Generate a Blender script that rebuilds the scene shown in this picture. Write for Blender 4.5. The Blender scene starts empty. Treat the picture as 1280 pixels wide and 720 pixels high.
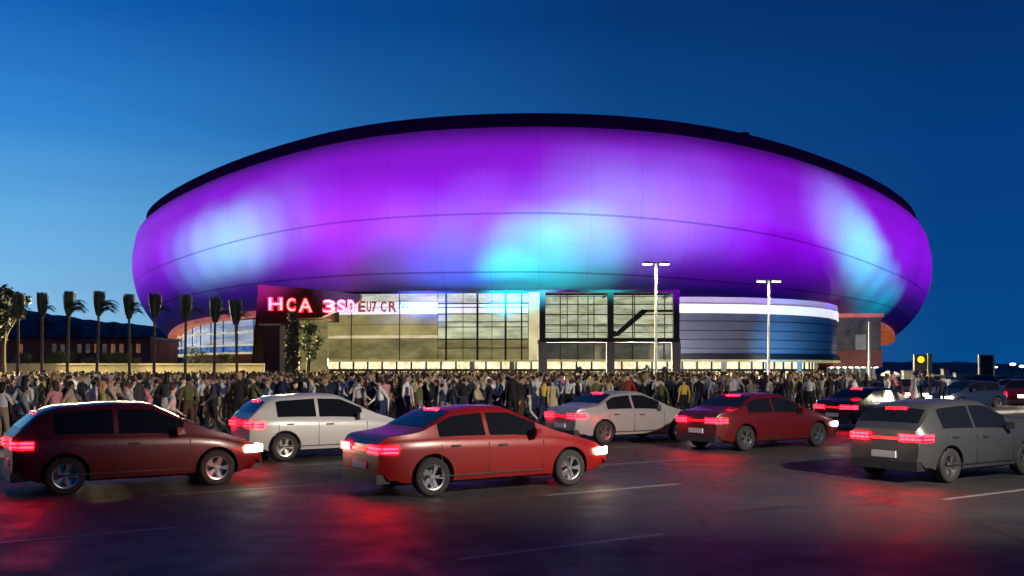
import bpy, bmesh, math, random
from mathutils import Vector, Matrix
R = math.radians
PI = math.pi
random.seed(7)
S = bpy.context.scene
COL = S.collection
F = 1200.0          # focal length, in pixels of the 1280 px photograph
HZ = 462.0          # the horizon's row in the photograph
EYE = 2.1


def wx(px, Y): return (px - 640.0) / F * Y
def wz(py, Y): return EYE + (HZ - py) / F * Y


# road frame: q runs along the road, p is the distance across it
U = Vector((0.8406, 0.5417, 0)).normalized()
N = Vector((-U.y, U.x, 0))
ROADROT = math.atan2(U.y, U.x)


def rd(q, p, z=0.0): return U * q + N * p + Vector((0, 0, z))
def road_y(px, p):   # depth at which the column px crosses the line p
    t = (px - 640.0) / F
    return p / (N.y + t * N.x)


# ------------------------------------------------------------------ objects
def tag(o, label=None, cat=None, group=None, kind=None):
    if label: o['label'] = label
    if cat: o['category'] = cat
    if group: o['group'] = group
    if kind: o['kind'] = kind
    return o


def empty(name, loc=(0, 0, 0), rz=0.0, label=None, cat=None, group=None):
    o = bpy.data.objects.new(name, None)
    COL.objects.link(o)
    o.location = loc
    o.rotation_euler = (0, 0, rz)
    o.empty_display_size = 0.2
    return tag(o, label, cat, group)


class MB:
    def __init__(s): s.v = []; s.f = []; s.m = []; s.uv = None

    def add(s, vs, fs, mi=0):
        b = len(s.v)
        s.v += [tuple(v) for v in vs]
        s.f += [tuple(b + i for i in f) for f in fs]
        s.m += [mi] * len(fs)
        return s

    def box(s, x0, x1, y0, y1, z0, z1, mi=0):
        v = [(x0, y0, z0), (x1, y0, z0), (x1, y1, z0), (x0, y1, z0), (x0, y0, z1), (x1, y0, z1), (x1, y1, z1), (x0, y1, z1)]
        return s.add(v, [(0, 3, 2, 1), (4, 5, 6, 7), (0, 1, 5, 4), (1, 2, 6, 5), (2, 3, 7, 6), (3, 0, 4, 7)], mi)

    def hexa(s, v, mi=0):
        return s.add(v, [(0, 3, 2, 1), (4, 5, 6, 7), (0, 1, 5, 4), (1, 2, 6, 5), (2, 3, 7, 6), (3, 0, 4, 7)], mi)

    def quad(s, a, b, c, d, mi=0): return s.add([a, b, c, d], [(0, 1, 2, 3)], mi)

    def prism(s, poly, y0, y1, mi=0):      # poly in x,z ; extruded in y
        n = len(poly)
        v = [(x, y0, z) for x, z in poly] + [(x, y1, z) for x, z in poly]
        f = [tuple(range(n)), tuple(range(2 * n - 1, n - 1, -1))]
        f += [(i, i + n, (i + 1) % n + n, (i + 1) % n) for i in range(n)]
        return s.add(v, f, mi)

    def tube(s, pts, rs, n=8, mi=0, cap=True):
        pts = [Vector(p) for p in pts]
        if not isinstance(rs, (list, tuple)): rs = [rs] * len(pts)
        vs = []
        for i, p in enumerate(pts):
            d = (pts[min(i + 1, len(pts) - 1)] - pts[max(i - 1, 0)]).normalized()
            a = d.orthogonal().normalized() if abs(d.z) < 0.95 else Vector((1, 0, 0))
            if abs(d.z) < 0.95: a = Vector((0, 0, 1)).cross(d).normalized()
            a = (a - d * a.dot(d)).normalized()
            b = d.cross(a)
            for k in range(n):
                t = 2 * PI * k / n
                vs.append(p + (a * math.cos(t) + b * math.sin(t)) * rs[i])
        fs = []
        for i in range(len(pts) - 1):
            for k in range(n):
                fs.append((i * n + k, i * n + (k + 1) % n, (i + 1) * n + (k + 1) % n, (i + 1) * n + k))
        if cap:
            fs.append(tuple(range(n - 1, -1, -1)))
            m = (len(pts) - 1) * n
            fs.append(tuple(range(m, m + n)))
        return s.add(vs, fs, mi)

    def lathe(s, prof, n=24, axis='z', c=(0, 0, 0), mi=0):   # prof (r, h)
        vs = []
        for r, h in prof:
            for k in range(n):
                t = 2 * PI * k / n
                a, b = r * math.cos(t), r * math.sin(t)
                vs.append((c[0] + a, c[1] + b, c[2] + h) if axis == 'z' else (c[0] + a, c[1] + h, c[2] + b))
        fs = []
        for i in range(len(prof) - 1):
            for k in range(n):
                fs.append((i * n + k, i * n + (k + 1) % n, (i + 1) * n + (k + 1) % n, (i + 1) * n + k))
        return s.add(vs, fs, mi)

    def strip(s, path, z0, z1, o0, o1, mi=0):
        """a wall following a plan path; o0/o1: offsets to the outside (towards the right hand of the path)"""
        P = [Vector((a[0], a[1], 0)) for a in path]
        nn = []
        for i in range(len(P)):
            d = (P[min(i + 1, len(P) - 1)] - P[max(i - 1, 0)]).normalized()
            nn.append(Vector((d.y, -d.x, 0)))
        vs = []
        for i, p in enumerate(P):
            a, b = p + nn[i] * o0, p + nn[i] * o1
            zz0 = z0(i / (len(P) - 1)) if callable(z0) else z0
            zz1 = z1(i / (len(P) - 1)) if callable(z1) else z1
            vs += [(a.x, a.y, zz0), (b.x, b.y, zz0), (b.x, b.y, zz1), (a.x, a.y, zz1)]
        fs = []
        for i in range(len(P) - 1):
            for k in range(4):
                fs.append((i * 4 + k, i * 4 + (k + 1) % 4, i * 4 + 4 + (k + 1) % 4, i * 4 + 4 + k))
        fs.append((0, 1, 2, 3)); m = 4 * (len(P) - 1); fs.append((m + 3, m + 2, m + 1, m))
        return s.add(vs, fs, mi)

    def merge(s, o, M=None, mi=None):
        vs = [(M @ Vector(v)) for v in o.v] if M else o.v
        b = len(s.v)
        s.v += [tuple(v) for v in vs]
        s.f += [tuple(b + i for i in f) for f in o.f]
        s.m += [mi if mi is not None else k for k in o.m]
        return s

    def mesh(s, name, mats, smooth=None, fix=True):
        me = bpy.data.meshes.new(name)
        me.from_pydata(s.v, [], s.f)
        for m in (mats if isinstance(mats, (list, tuple)) else [mats]): me.materials.append(m)
        me.polygons.foreach_set('material_index', s.m)
        if fix:
            bm = bmesh.new(); bm.from_mesh(me)
            bmesh.ops.recalc_face_normals(bm, faces=bm.faces)
            bm.to_mesh(me); bm.free()
        if smooth is not None:
            me.shade_smooth()
            me.set_sharp_from_angle(angle=R(smooth))
        me.update()
        return me

    def build(s, name, mats, parent=None, smooth=None, fix=True):
        o = bpy.data.objects.new(name, s.mesh(name, mats, smooth, fix))
        COL.objects.link(o)
        if parent is not None: o.parent = parent
        return o


def children(o): return [c for c in bpy.data.objects if c.parent == o]


def copy_tree(o, kids, parent=None):
    c = o.copy(); COL.objects.link(c)
    if parent is not None: c.parent = parent
    for ch in kids.get(o.name, []): copy_tree(ch, kids, c)
    return c


def kid_table(root):
    t = {}
    def go(o):
        t[o.name] = children(o)
        for c in t[o.name]: go(c)
    go(root)
    return t


# ------------------------------------------------------------------ materials
def new_mat(name):
    m = bpy.data.materials.new(name); m.use_nodes = True
    nt = m.node_tree
    return m, nt, nt.nodes['Principled BSDF']


def mat(name, col, rough=0.6, metal=0.0, em=None, es=0.0, ns=0.0, na=0.15, bump=0.0, spec=0.5, space='Object'):
    m, nt, b = new_mat(name)
    b.inputs['Base Color'].default_value = (*col, 1)
    b.inputs['Roughness'].default_value = rough
    b.inputs['Metallic'].default_value = metal
    b.inputs['Specular IOR Level'].default_value = spec
    if em: b.inputs['Emission Color'].default_value = (*em, 1); b.inputs['Emission Strength'].default_value = es
    if ns:
        tc = nt.nodes.new('ShaderNodeTexCoord')
        n = nt.nodes.new('ShaderNodeTexNoise'); n.inputs['Scale'].default_value = ns; n.inputs['Detail'].default_value = 6
        n.inputs['Roughness'].default_value = 0.65
        nt.links.new(tc.outputs[space], n.inputs['Vector'])
        mr = nt.nodes.new('ShaderNodeMapRange')
        mr.inputs['From Min'].default_value = 0.3; mr.inputs['From Max'].default_value = 0.7
        mr.inputs['To Min'].default_value = 1 - na; mr.inputs['To Max'].default_value = 1 + na
        nt.links.new(n.outputs['Fac'], mr.inputs['Value'])
        mx = nt.nodes.new('ShaderNodeMix'); mx.data_type = 'RGBA'; mx.blend_type = 'MULTIPLY'
        mx.inputs['Factor'].default_value = 1
        mx.inputs['A'].default_value = (*col, 1)
        nt.links.new(mr.outputs['Result'], mx.inputs['B'])
        nt.links.new(mx.outputs['Result'], b.inputs['Base Color'])
        if em:
            m2 = nt.nodes.new('ShaderNodeMath'); m2.operation = 'MULTIPLY'; m2.inputs[1].default_value = es
            nt.links.new(mr.outputs['Result'], m2.inputs[0]); nt.links.new(m2.outputs[0], b.inputs['Emission Strength'])
        if bump:
            bp = nt.nodes.new('ShaderNodeBump'); bp.inputs['Strength'].default_value = bump; bp.inputs['Distance'].default_value = 0.02
            nt.links.new(n.outputs['Fac'], bp.inputs['Height']); nt.links.new(bp.outputs['Normal'], b.inputs['Normal'])
    return m


def lit_glass(name, c1, c2, es, sx=0.35, sz=1.0, rough=0.12):
    """a pane lit from the rooms behind it: broken horizontal bands of light, and a glossy surface"""
    m, nt, b = new_mat(name)
    b.inputs['Base Color'].default_value = (0.03, 0.035, 0.035, 1)
    b.inputs['Roughness'].default_value = rough
    tc = nt.nodes.new('ShaderNodeTexCoord')
    mp = nt.nodes.new('ShaderNodeMapping'); mp.inputs['Scale'].default_value = (sx, 0.05, sz)
    n = nt.nodes.new('ShaderNodeTexNoise'); n.inputs['Scale'].default_value = 1.0; n.inputs['Detail'].default_value = 5
    n.inputs['Roughness'].default_value = 0.7
    cr = nt.nodes.new('ShaderNodeValToRGB')
    cr.color_ramp.elements[0].position = 0.32; cr.color_ramp.elements[0].color = (*c1, 1)
    cr.color_ramp.elements[1].position = 0.66; cr.color_ramp.elements[1].color = (*c2, 1)
    nt.links.new(tc.outputs['Object'], mp.inputs['Vector']); nt.links.new(mp.outputs['Vector'], n.inputs['Vector'])
    nt.links.new(n.outputs['Fac'], cr.inputs['Fac']); nt.links.new(cr.outputs['Color'], b.inputs['Emission Color'])
    b.inputs['Emission Strength'].default_value = es
    return m


M = {}
M['steel'] = mat('dark_steel', (0.02, 0.021, 0.024), 0.45, 0.3)
M['galv'] = mat('galvanised_steel', (0.42, 0.43, 0.44), 0.4, 0.7, ns=6, na=0.1)
M['black'] = mat('black_roof_metal', (0.0015, 0.002, 0.003), 0.9, spec=0.02, ns=0.4, na=0.3)
M['brick'] = mat('red_brown_panel', (0.16, 0.035, 0.022), 0.6, ns=0.6, na=0.25)
M['portal'] = mat('dark_red_panel', (0.06, 0.012, 0.006), 0.7, spec=0.15, ns=0.5, na=0.3)
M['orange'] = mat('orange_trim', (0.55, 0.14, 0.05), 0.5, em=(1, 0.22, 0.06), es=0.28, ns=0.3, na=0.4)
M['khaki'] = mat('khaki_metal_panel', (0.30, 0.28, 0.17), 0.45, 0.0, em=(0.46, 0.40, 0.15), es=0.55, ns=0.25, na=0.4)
M['khaki_dark'] = lit_glass('olive_glass', (0.10, 0.085, 0.03), (0.28, 0.24, 0.09), 0.9)
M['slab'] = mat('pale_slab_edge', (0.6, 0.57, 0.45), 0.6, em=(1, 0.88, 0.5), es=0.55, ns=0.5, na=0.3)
M['white_band'] = mat('backlit_white_band', (0.8, 0.8, 0.8), 0.5, em=(0.95, 0.93, 1.0), es=0.85, ns=0.12, na=0.15)
M['pale_glass'] = lit_glass('pale_lit_glass', (0.34, 0.35, 0.33), (0.85, 0.86, 0.74), 0.95, 0.4, 1.6)
M['cream_glass'] = lit_glass('cream_lit_glass', (0.26, 0.30, 0.18), (0.74, 0.76, 0.50), 0.95, 0.3, 1.3)
M['dim_glass'] = lit_glass('dim_green_glass', (0.22, 0.24, 0.14), (0.66, 0.69, 0.46), 0.9, 0.4, 1.5)
M['dark_glass'] = lit_glass('dark_glass', (0.02, 0.022, 0.018), (0.09, 0.09, 0.06), 0.8)
M['wing_glass'] = lit_glass('wing_glass', (0.10, 0.16, 0.30), (0.62, 0.66, 0.78), 0.8, 0.15, 1.2)
M['wing_blue'] = lit_glass('wing_blue_glass', (0.01, 0.04, 0.20), (0.10, 0.25, 0.60), 0.9, 0.9, 1.2)
M['entrance'] = lit_glass('entrance_glass', (0.50, 0.40, 0.20), (1.0, 0.92, 0.62), 1.5, 1.1, 0.9)
M['entrance_low'] = lit_glass('entrance_door_glass', (0.30, 0.24, 0.10), (1.0, 0.88, 0.52), 1.3, 1.8, 0.6)
M['drum'] = mat('blue_grey_metal_panel', (0.30, 0.32, 0.36), 0.32, 0.55, ns=0.12, na=0.2)
M['concrete'] = mat('concrete', (0.32, 0.30, 0.27), 0.8, ns=1.5, na=0.15, bump=0.1)
M['beige'] = mat('beige_render', (0.40, 0.36, 0.26), 0.8, ns=0.8, na=0.2)
M['bark'] = mat('palm_bark', (0.075, 0.055, 0.04), 0.9, ns=9, na=0.4, bump=0.4)
M['frond'] = mat('palm_frond', (0.022, 0.036, 0.024), 0.6, ns=5, na=0.5)
M['leaf'] = mat('leaf_green', (0.05, 0.09, 0.025), 0.6, ns=1.2, na=0.5)
M['leaf_lime'] = mat('leaf_yellow_green', (0.14, 0.17, 0.03), 0.6, ns=1.2, na=0.5)
M['lamp'] = mat('lamp_lens', (1, 1, 1), 0.3, em=(1, 0.93, 0.72), es=14)
M['sign_red'] = mat('sign_letter_red', (0.7, 0.02, 0.02), 0.4, em=(1, 0.02, 0.03), es=1.7)
M['sign_white'] = mat('sign_letter_face', (0.9, 0.7, 0.7), 0.4, em=(1, 0.50, 0.47), es=1.3)
M['sign_dark'] = mat('sign_letter_dull', (0.35, 0.06, 0.06), 0.5, em=(0.5, 0.10, 0.10), es=0.4)


# ------------------------------------------------------------------ camera, sky, sun
cam = bpy.data.objects.new('camera', bpy.data.cameras.new('camera'))
COL.objects.link(cam); S.camera = cam
cam.location = (0, 0, EYE); cam.rotation_euler = (R(90), 0, 0)
cam.data.sensor_width = 36; cam.data.lens = 36 * F / 1280
cam.data.shift_y = (HZ - 360) / 1280
cam.data.clip_end = 12000; cam.data.clip_start = 0.1

W = bpy.data.worlds.new('World'); S.world = W; W.use_nodes = True
nt = W.node_tree
for n in list(nt.nodes): nt.nodes.remove(n)
def wn(t): return nt.nodes.new(t)
def lk(a, b): nt.links.new(a, b)
def wmath(op, a, b=None):
    n = wn('ShaderNodeMath'); n.operation = op
    for i, v in enumerate((a, b)):
        if v is None: continue
        if isinstance(v, (int, float)): n.inputs[i].default_value = v
        else: lk(v, n.inputs[i])
    return n.outputs[0]
SUN_AZ = R(-52)     # the afterglow: left of the view
tc = wn('ShaderNodeTexCoord'); sx = wn('ShaderNodeSeparateXYZ'); lk(tc.outputs['Generated'], sx.inputs[0])
az = wmath('ARCTAN2', sx.outputs['X'], sx.outputs['Y'])
el = wmath('ARCSINE', sx.outputs['Z'])
glow = wmath('COSINE', wmath('SUBTRACT', az, SUN_AZ))
glow = wmath('MULTIPLY', wmath('ADD', glow, 1.0), 0.5)
def ramp(stops, fac):
    c = wn('ShaderNodeValToRGB'); lk(fac, c.inputs['Fac'])
    e = c.color_ramp.elements
    while len(e) < len(stops): e.new(0.5)
    for k, (p, col) in enumerate(stops):
        e[k].position = p
        e[k].color = (*[((x / 255 + 0.055) / 1.055) ** 2.4 if x > 10 else x / 255 / 12.92 for x in col], 1)
    return c.outputs['Color']
elf = wmath('DIVIDE', el, R(60))
left = ramp([(0.0, (158, 206, 234)), (0.05, (142, 202, 242)), (0.14, (104, 182, 240)), (0.22, (54, 144, 222)), (0.33, (12, 98, 188)), (1.0, (4, 36, 92))], elf)
right = ramp([(0.0, (3, 74, 138)), (0.10, (2, 66, 132)), (0.22, (2, 58, 124)), (0.35, (2, 44, 100)), (1.0, (2, 20, 60))], elf)
mixf = wn('ShaderNodeValToRGB'); lk(glow, mixf.inputs['Fac'])
e = mixf.color_ramp.elements
e[0].position = 0.62; e[0].color = (0, 0, 0, 1); e[1].position = 0.99; e[1].color = (1, 1, 1, 1)
for p, v in ((0.76, 0.10), (0.87, 0.40), (0.94, 0.78)):
    k = e.new(p); k.color = (v, v, v, 1)
mx = wn('ShaderNodeMix'); mx.data_type = 'RGBA'
lk(mixf.outputs['Color'], mx.inputs['Factor']); lk(right, mx.inputs['A']); lk(left, mx.inputs['B'])
# thin streaks of cloud low down
mp = wn('ShaderNodeMapping'); mp.inputs['Scale'].default_value = (3, 3, 38); lk(tc.outputs['Generated'], mp.inputs['Vector'])
cn = wn('ShaderNodeTexNoise'); cn.inputs['Scale'].default_value = 1.6; cn.inputs['Detail'].default_value = 4; lk(mp.outputs['Vector'], cn.inputs['Vector'])
cm = wn('ShaderNodeMapRange'); cm.inputs['From Min'].default_value = 0.45; cm.inputs['From Max'].default_value = 0.75
cm.inputs['To Min'].default_value = 1.0; cm.inputs['To Max'].default_value = 0.95; lk(cn.outputs['Fac'], cm.inputs['Value'])
mc = wn('ShaderNodeMix'); mc.data_type = 'RGBA'; mc.blend_type = 'MULTIPLY'; mc.inputs['Factor'].default_value = 1
lk(mx.outputs['Result'], mc.inputs['A']); lk(cm.outputs['Result'], mc.inputs['B'])
bg1 = wn('ShaderNodeBackground'); lk(mc.outputs['Result'], bg1.inputs['Color']); bg1.inputs['Strength'].default_value = 1.0
sky = wn('ShaderNodeTexSky'); sky.sky_type = 'NISHITA'; sky.sun_disc = False
sky.sun_elevation = R(-3.0); sky.sun_rotation = SUN_AZ
bg2 = wn('ShaderNodeBackground'); lk(sky.outputs['Color'], bg2.inputs['Color']); bg2.inputs['Strength'].default_value = 0.01
ad = wn('ShaderNodeAddShader'); lk(bg1.outputs[0], ad.inputs[0]); lk(bg2.outputs[0], ad.inputs[1])
out = wn('ShaderNodeOutputWorld'); lk(ad.outputs[0], out.inputs['Surface'])

sun = bpy.data.objects.new('sun', bpy.data.lights.new('sun', 'SUN')); COL.objects.link(sun)
sun.data.energy = 0.05; sun.data.angle = R(20); sun.data.color = (1, 0.8, 0.65)
d = -Vector((math.sin(SUN_AZ) * math.cos(R(4)), math.cos(SUN_AZ) * math.cos(R(4)), math.sin(R(4))))
sun.rotation_euler = d.to_track_quat('-Z', 'Y').to_euler()
S.view_settings.view_transform = 'Standard'; S.view_settings.look = 'None'
S.view_settings.gamma = 1; S.view_settings.exposure = 0
S.cycles.max_bounces = 5; S.cycles.diffuse_bounces = 2; S.cycles.glossy_bounces = 3
S.cycles.transparent_max_bounces = 6; S.cycles.caustics_reflective = False; S.cycles.caustics_refractive = False
S.cycles.sample_clamp_indirect = 4.0


def light(kind, loc, target, col, power, **kw):
    l = bpy.data.lights.new('lamp_light', kind); o = bpy.data.objects.new('lamp_light', l); COL.objects.link(o)
    l.color = col; l.energy = power
    for k, v in kw.items(): setattr(l, k, v)
    o.location = loc
    if target is not None:
        o.rotation_euler = (Vector(target) - Vector(loc)).to_track_quat('-Z', 'Y').to_euler()
    return o


# ------------------------------------------------------------------ ground, road, plaza
def ground_mat(name, c, rough, s1=0.15, s2=30, a1=0.35, a2=0.25, bump=0.25, rvar=0.12):
    m, nt, b = new_mat(name)
    tc = nt.nodes.new('ShaderNodeTexCoord')
    def noise(sc, det=6):
        n = nt.nodes.new('ShaderNodeTexNoise'); n.inputs['Scale'].default_value = sc; n.inputs['Detail'].default_value = det
        nt.links.new(tc.outputs['Object'], n.inputs['Vector']); return n.outputs['Fac']
    def rng(x, lo, hi, f0=0.3, f1=0.7):
        r_ = nt.nodes.new('ShaderNodeMapRange'); r_.inputs['From Min'].default_value = f0; r_.inputs['From Max'].default_value = f1
        r_.inputs['To Min'].default_value = lo; r_.inputs['To Max'].default_value = hi
        nt.links.new(x, r_.inputs['Value']); return r_.outputs['Result']
    def mul(a, b_):
        q = nt.nodes.new('ShaderNodeMath'); q.operation = 'MULTIPLY'; nt.links.new(a, q.inputs[0]); nt.links.new(b_, q.inputs[1]); return q.outputs[0]
    n1, n2, n3 = noise(s1), noise(s2, 3), noise(s1 * 8)
    v = mul(mul(rng(n1, 1 - a1, 1 + a1), rng(n2, 1 - a2, 1 + a2)), rng(n3, 0.85, 1.15))
    mm = nt.nodes.new('ShaderNodeMix'); mm.data_type = 'RGBA'; mm.blend_type = 'MULTIPLY'; mm.inputs['Factor'].default_value = 1
    mm.inputs['A'].default_value = (*c, 1); nt.links.new(v, mm.inputs['B']); nt.links.new(mm.outputs['Result'], b.inputs['Base Color'])
    nt.links.new(rng(n3, rough - rvar, rough + rvar), b.inputs['Roughness'])
    bp = nt.nodes.new('ShaderNodeBump'); bp.inputs['Strength'].default_value = bump; bp.inputs['Distance'].default_value = 0.01
    nt.links.new(n2, bp.inputs['Height']); nt.links.new(bp.outputs['Normal'], b.inputs['Normal'])
    return m


ASPHALT = ground_mat('asphalt', (0.024, 0.024, 0.025), 0.62, 0.22, 38, 0.35, 0.35, 0.5)
PAVING = ground_mat('plaza_paving', (0.08, 0.074, 0.062), 0.6, 0.1, 12, 0.2, 0.15, 0.2)
def wear(m):
    nt_ = m.node_tree; b_ = nt_.nodes['Principled BSDF']
    src = b_.inputs['Base Color'].links[0].from_socket
    tc_ = nt_.nodes.new('ShaderNodeTexCoord'); nz = nt_.nodes.new('ShaderNodeTexNoise'); nz.inputs['Scale'].default_value = 1.1; nz.inputs['Detail'].default_value = 5
    nt_.links.new(tc_.outputs['Object'], nz.inputs['Vector'])
    mxv = nt_.nodes.new('ShaderNodeMix'); mxv.data_type = 'RGBA'; mxv.inputs['Factor'].default_value = 0.25
    nt_.links.new(tc_.outputs['Object'], mxv.inputs['A']); nt_.links.new(nz.outputs['Color'], mxv.inputs['B'])
    vo = nt_.nodes.new('ShaderNodeTexVoronoi'); vo.feature = 'DISTANCE_TO_EDGE'; vo.inputs['Scale'].default_value = 0.42; nt_.links.new(mxv.outputs['Result'], vo.inputs['Vector'])
    cr_ = nt_.nodes.new('ShaderNodeMapRange'); cr_.inputs['From Min'].default_value = 0.004; cr_.inputs['From Max'].default_value = 0.012; cr_.inputs['To Min'].default_value = 0.35; nt_.links.new(vo.outputs['Distance'], cr_.inputs['Value'])
    v2 = nt_.nodes.new('ShaderNodeTexVoronoi'); v2.inputs['Scale'].default_value = 0.13; v2.distance = 'CHEBYCHEV'; nt_.links.new(tc_.outputs['Object'], v2.inputs['Vector'])
    sp_ = nt_.nodes.new('ShaderNodeSeparateXYZ'); nt_.links.new(v2.outputs['Color'], sp_.inputs[0])
    p_ = nt_.nodes.new('ShaderNodeMapRange'); p_.inputs['To Min'].default_value = 0.72; p_.inputs['To Max'].default_value = 1.35; nt_.links.new(sp_.outputs['X'], p_.inputs['Value'])
    m1 = nt_.nodes.new('ShaderNodeMath'); m1.operation = 'MULTIPLY'; nt_.links.new(cr_.outputs['Result'], m1.inputs[0]); nt_.links.new(p_.outputs['Result'], m1.inputs[1])
    mm_ = nt_.nodes.new('ShaderNodeMix'); mm_.data_type = 'RGBA'; mm_.blend_type = 'MULTIPLY'; mm_.inputs['Factor'].default_value = 1
    nt_.links.new(src, mm_.inputs['A']); nt_.links.new(m1.outputs[0], mm_.inputs['B']); nt_.links.new(mm_.outputs['Result'], b_.inputs['Base Color'])
wear(ASPHALT)
ASPHALT.node_tree.nodes['Principled BSDF'].inputs['Specular IOR Level'].default_value = 0.32
EARTH = ground_mat('earth', (0.05, 0.05, 0.04), 0.9, 0.03, 3)
PAINT = mat('road_paint', (0.15, 0.15, 0.14), 0.6, ns=14, na=0.6)

b = MB(); b.quad((-4000, -3000, -0.02), (4000, -3000, -0.02), (4000, 6000, -0.02), (-4000, 6000, -0.02))
tag(b.build('ground', EARTH), kind='structure')
b = MB(); b.quad(rd(-160, -30, 0), rd(260, -30, 0), rd(260, 25.8, 0), rd(-160, 25.8, 0))
tag(b.build('road', ASPHALT), kind='structure')
b = MB()
b.hexa([rd(-160, 25.8, -0.02), rd(260, 25.8, -0.02), rd(260, 26.1, -0.02), rd(-160, 26.1, -0.02),
        rd(-160, 25.8, 0.13), rd(260, 25.8, 0.13), rd(260, 26.1, 0.13), rd(-160, 26.1, 0.13)])
tag(b.build('kerb', M['concrete']), kind='structure')
b = MB(); b.quad(rd(-160, 26.1, 0.12), rd(260, 26.1, 0.12), (300, 420, 0.12), (-260, 420, 0.12))
tag(b.build('plaza', PAVING), kind='structure')
PZ = 0.12
b = MB()
for p in (9.25, 13.15, 16.65, 20.2):
    q = -40 + p
    while q < 140:
        b.quad(rd(q, p - 0.06, 0.004), rd(q + 3, p - 0.06, 0.004), rd(q + 3, p + 0.06, 0.004), rd(q, p + 0.06, 0.004))
        q += 9
b.quad(rd(-60, 25.2, 0.004), rd(150, 25.2, 0.004), rd(150, 25.32, 0.004), rd(-60, 25.32, 0.004))
b.quad(rd(-60, 5.0, 0.004), rd(150, 5.0, 0.004), rd(150, 5.12, 0.004), rd(-60, 5.12, 0.004))
tag(b.build('lane_marking', PAINT), kind='structure')

# ------------------------------------------------------------------ arena
CX, CY = 4.1, 231.0
RIM = [(180, 271), (200, 250), (240, 225), (300, 198), (360, 178), (420, 162), (480, 152), (560, 144), (640, 141), (700, 141), (760, 143),
       (840, 150), (900, 160), (960, 173), (1020, 193), (1080, 218), (1120, 242), (1140, 262), (1152, 280)]


def hit(px, r):     # nearest crossing of the column px with the circle r
    t = (px - 640) / F
    a = 1 + t * t; bb = -2 * (t * CX + CY); c = CX * CX + CY * CY - r * r
    D = bb * bb - 4 * a * c
    Y = (-bb - math.sqrt(max(D, 0))) / (2 * a)
    return t * Y, Y


tab = []
for px, py in RIM:
    x, y = hit(px, 85.8)
    tab.append((math.atan2(x - CX, CY - y), wz(py, y)))
tab.sort()


def interp(t, T):
    if t <= T[0][0]: return T[0][1]
    for (a, va), (c, vc) in zip(T, T[1:]):
        if t <= c: return va + (vc - va) * (t - a) / (c - a)
    return T[-1][1]


def rim_h0(phi):                    # phi 0 = towards the camera
    phi = (phi + PI) % (2 * PI) - PI
    if abs(phi) > PI / 2: phi = math.copysign(PI - abs(phi), phi)
    return interp(phi, tab)
def rim_h(phi):
    return sum(rim_h0(phi + k * 0.03) * w for k, w in zip(range(-4, 5), (1, 2, 3, 4, 5, 4, 3, 2, 1))) / 25.0
def rim_t(phi):
    return 0.5 + 1.65 * max(0, math.cos(phi)) ** 0.6
def bot_h(phi):
    a_ = abs((phi + PI) % (2 * PI) - PI)
    T_ = [(0, 13.6), (R(20), 12.9), (R(33), 12.3), (R(45), 11.7), (R(54), 11.2), (R(62), 10.2), (R(68), 9.2), (R(78), 8.4), (PI, 8.2)]
    return sum(interp(abs(a_ + k_ * 0.02), T_) for k_ in range(-3, 4)) / 7
PROF = [(0.0, 81.4), (0.04, 82.5), (0.09, 83.8), (0.16, 85.2), (0.25, 86.6), (0.36, 87.8), (0.45, 88.35), (0.55, 88.8), (0.7, 88.8), (0.8, 88.4), (0.88, 88.0), (0.95, 87.1), (1.0, 85.9)]


def prof_r(s):
    s = min(max(s, 0), 1)
    for k, (a, c) in enumerate(zip(PROF, PROF[1:])):
        if s <= c[0] + 1e-9:
            f = (s - a[0]) / (c[0] - a[0])
            p0 = PROF[max(k - 1, 0)]; p3 = PROF[min(k + 2, len(PROF) - 1)]
            m1 = (c[1] - p0[1]) / (c[0] - p0[0]) * (c[0] - a[0]); m2 = (p3[1] - a[1]) / (p3[0] - a[0]) * (c[0] - a[0])
            return (2 * f**3 - 3 * f * f + 1) * a[1] + (f**3 - 2 * f * f + f) * m1 + (-2 * f**3 + 3 * f * f) * c[1] + (f**3 - f * f) * m2
    return PROF[-1][1]


def bowl_pt(phi, s):
    r_ = prof_r(s); z0 = bot_h(phi); z1 = rim_h(phi) - rim_t(phi)
    return Vector((CX + r_ * math.sin(phi), CY - r_ * math.cos(phi), z0 + (z1 - z0) * s))


def bowl_at(px, py, with_s=False):                # the surface point seen at a pixel (for aiming the floodlights)
    best = None
    for i in range(-67, 68, 1):
        for j in range(0, 121, 1 if with_s else 4):
            P = bowl_pt(R(i), j / 120)
            e_ = (640 + P.x / P.y * F - px) ** 2 + (HZ - (P.z - EYE) / P.y * F - py) ** 2
            if best is None or e_ < best[0]: best = (e_, P, j / 120)
    return best[1:] if with_s else best[1]


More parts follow.
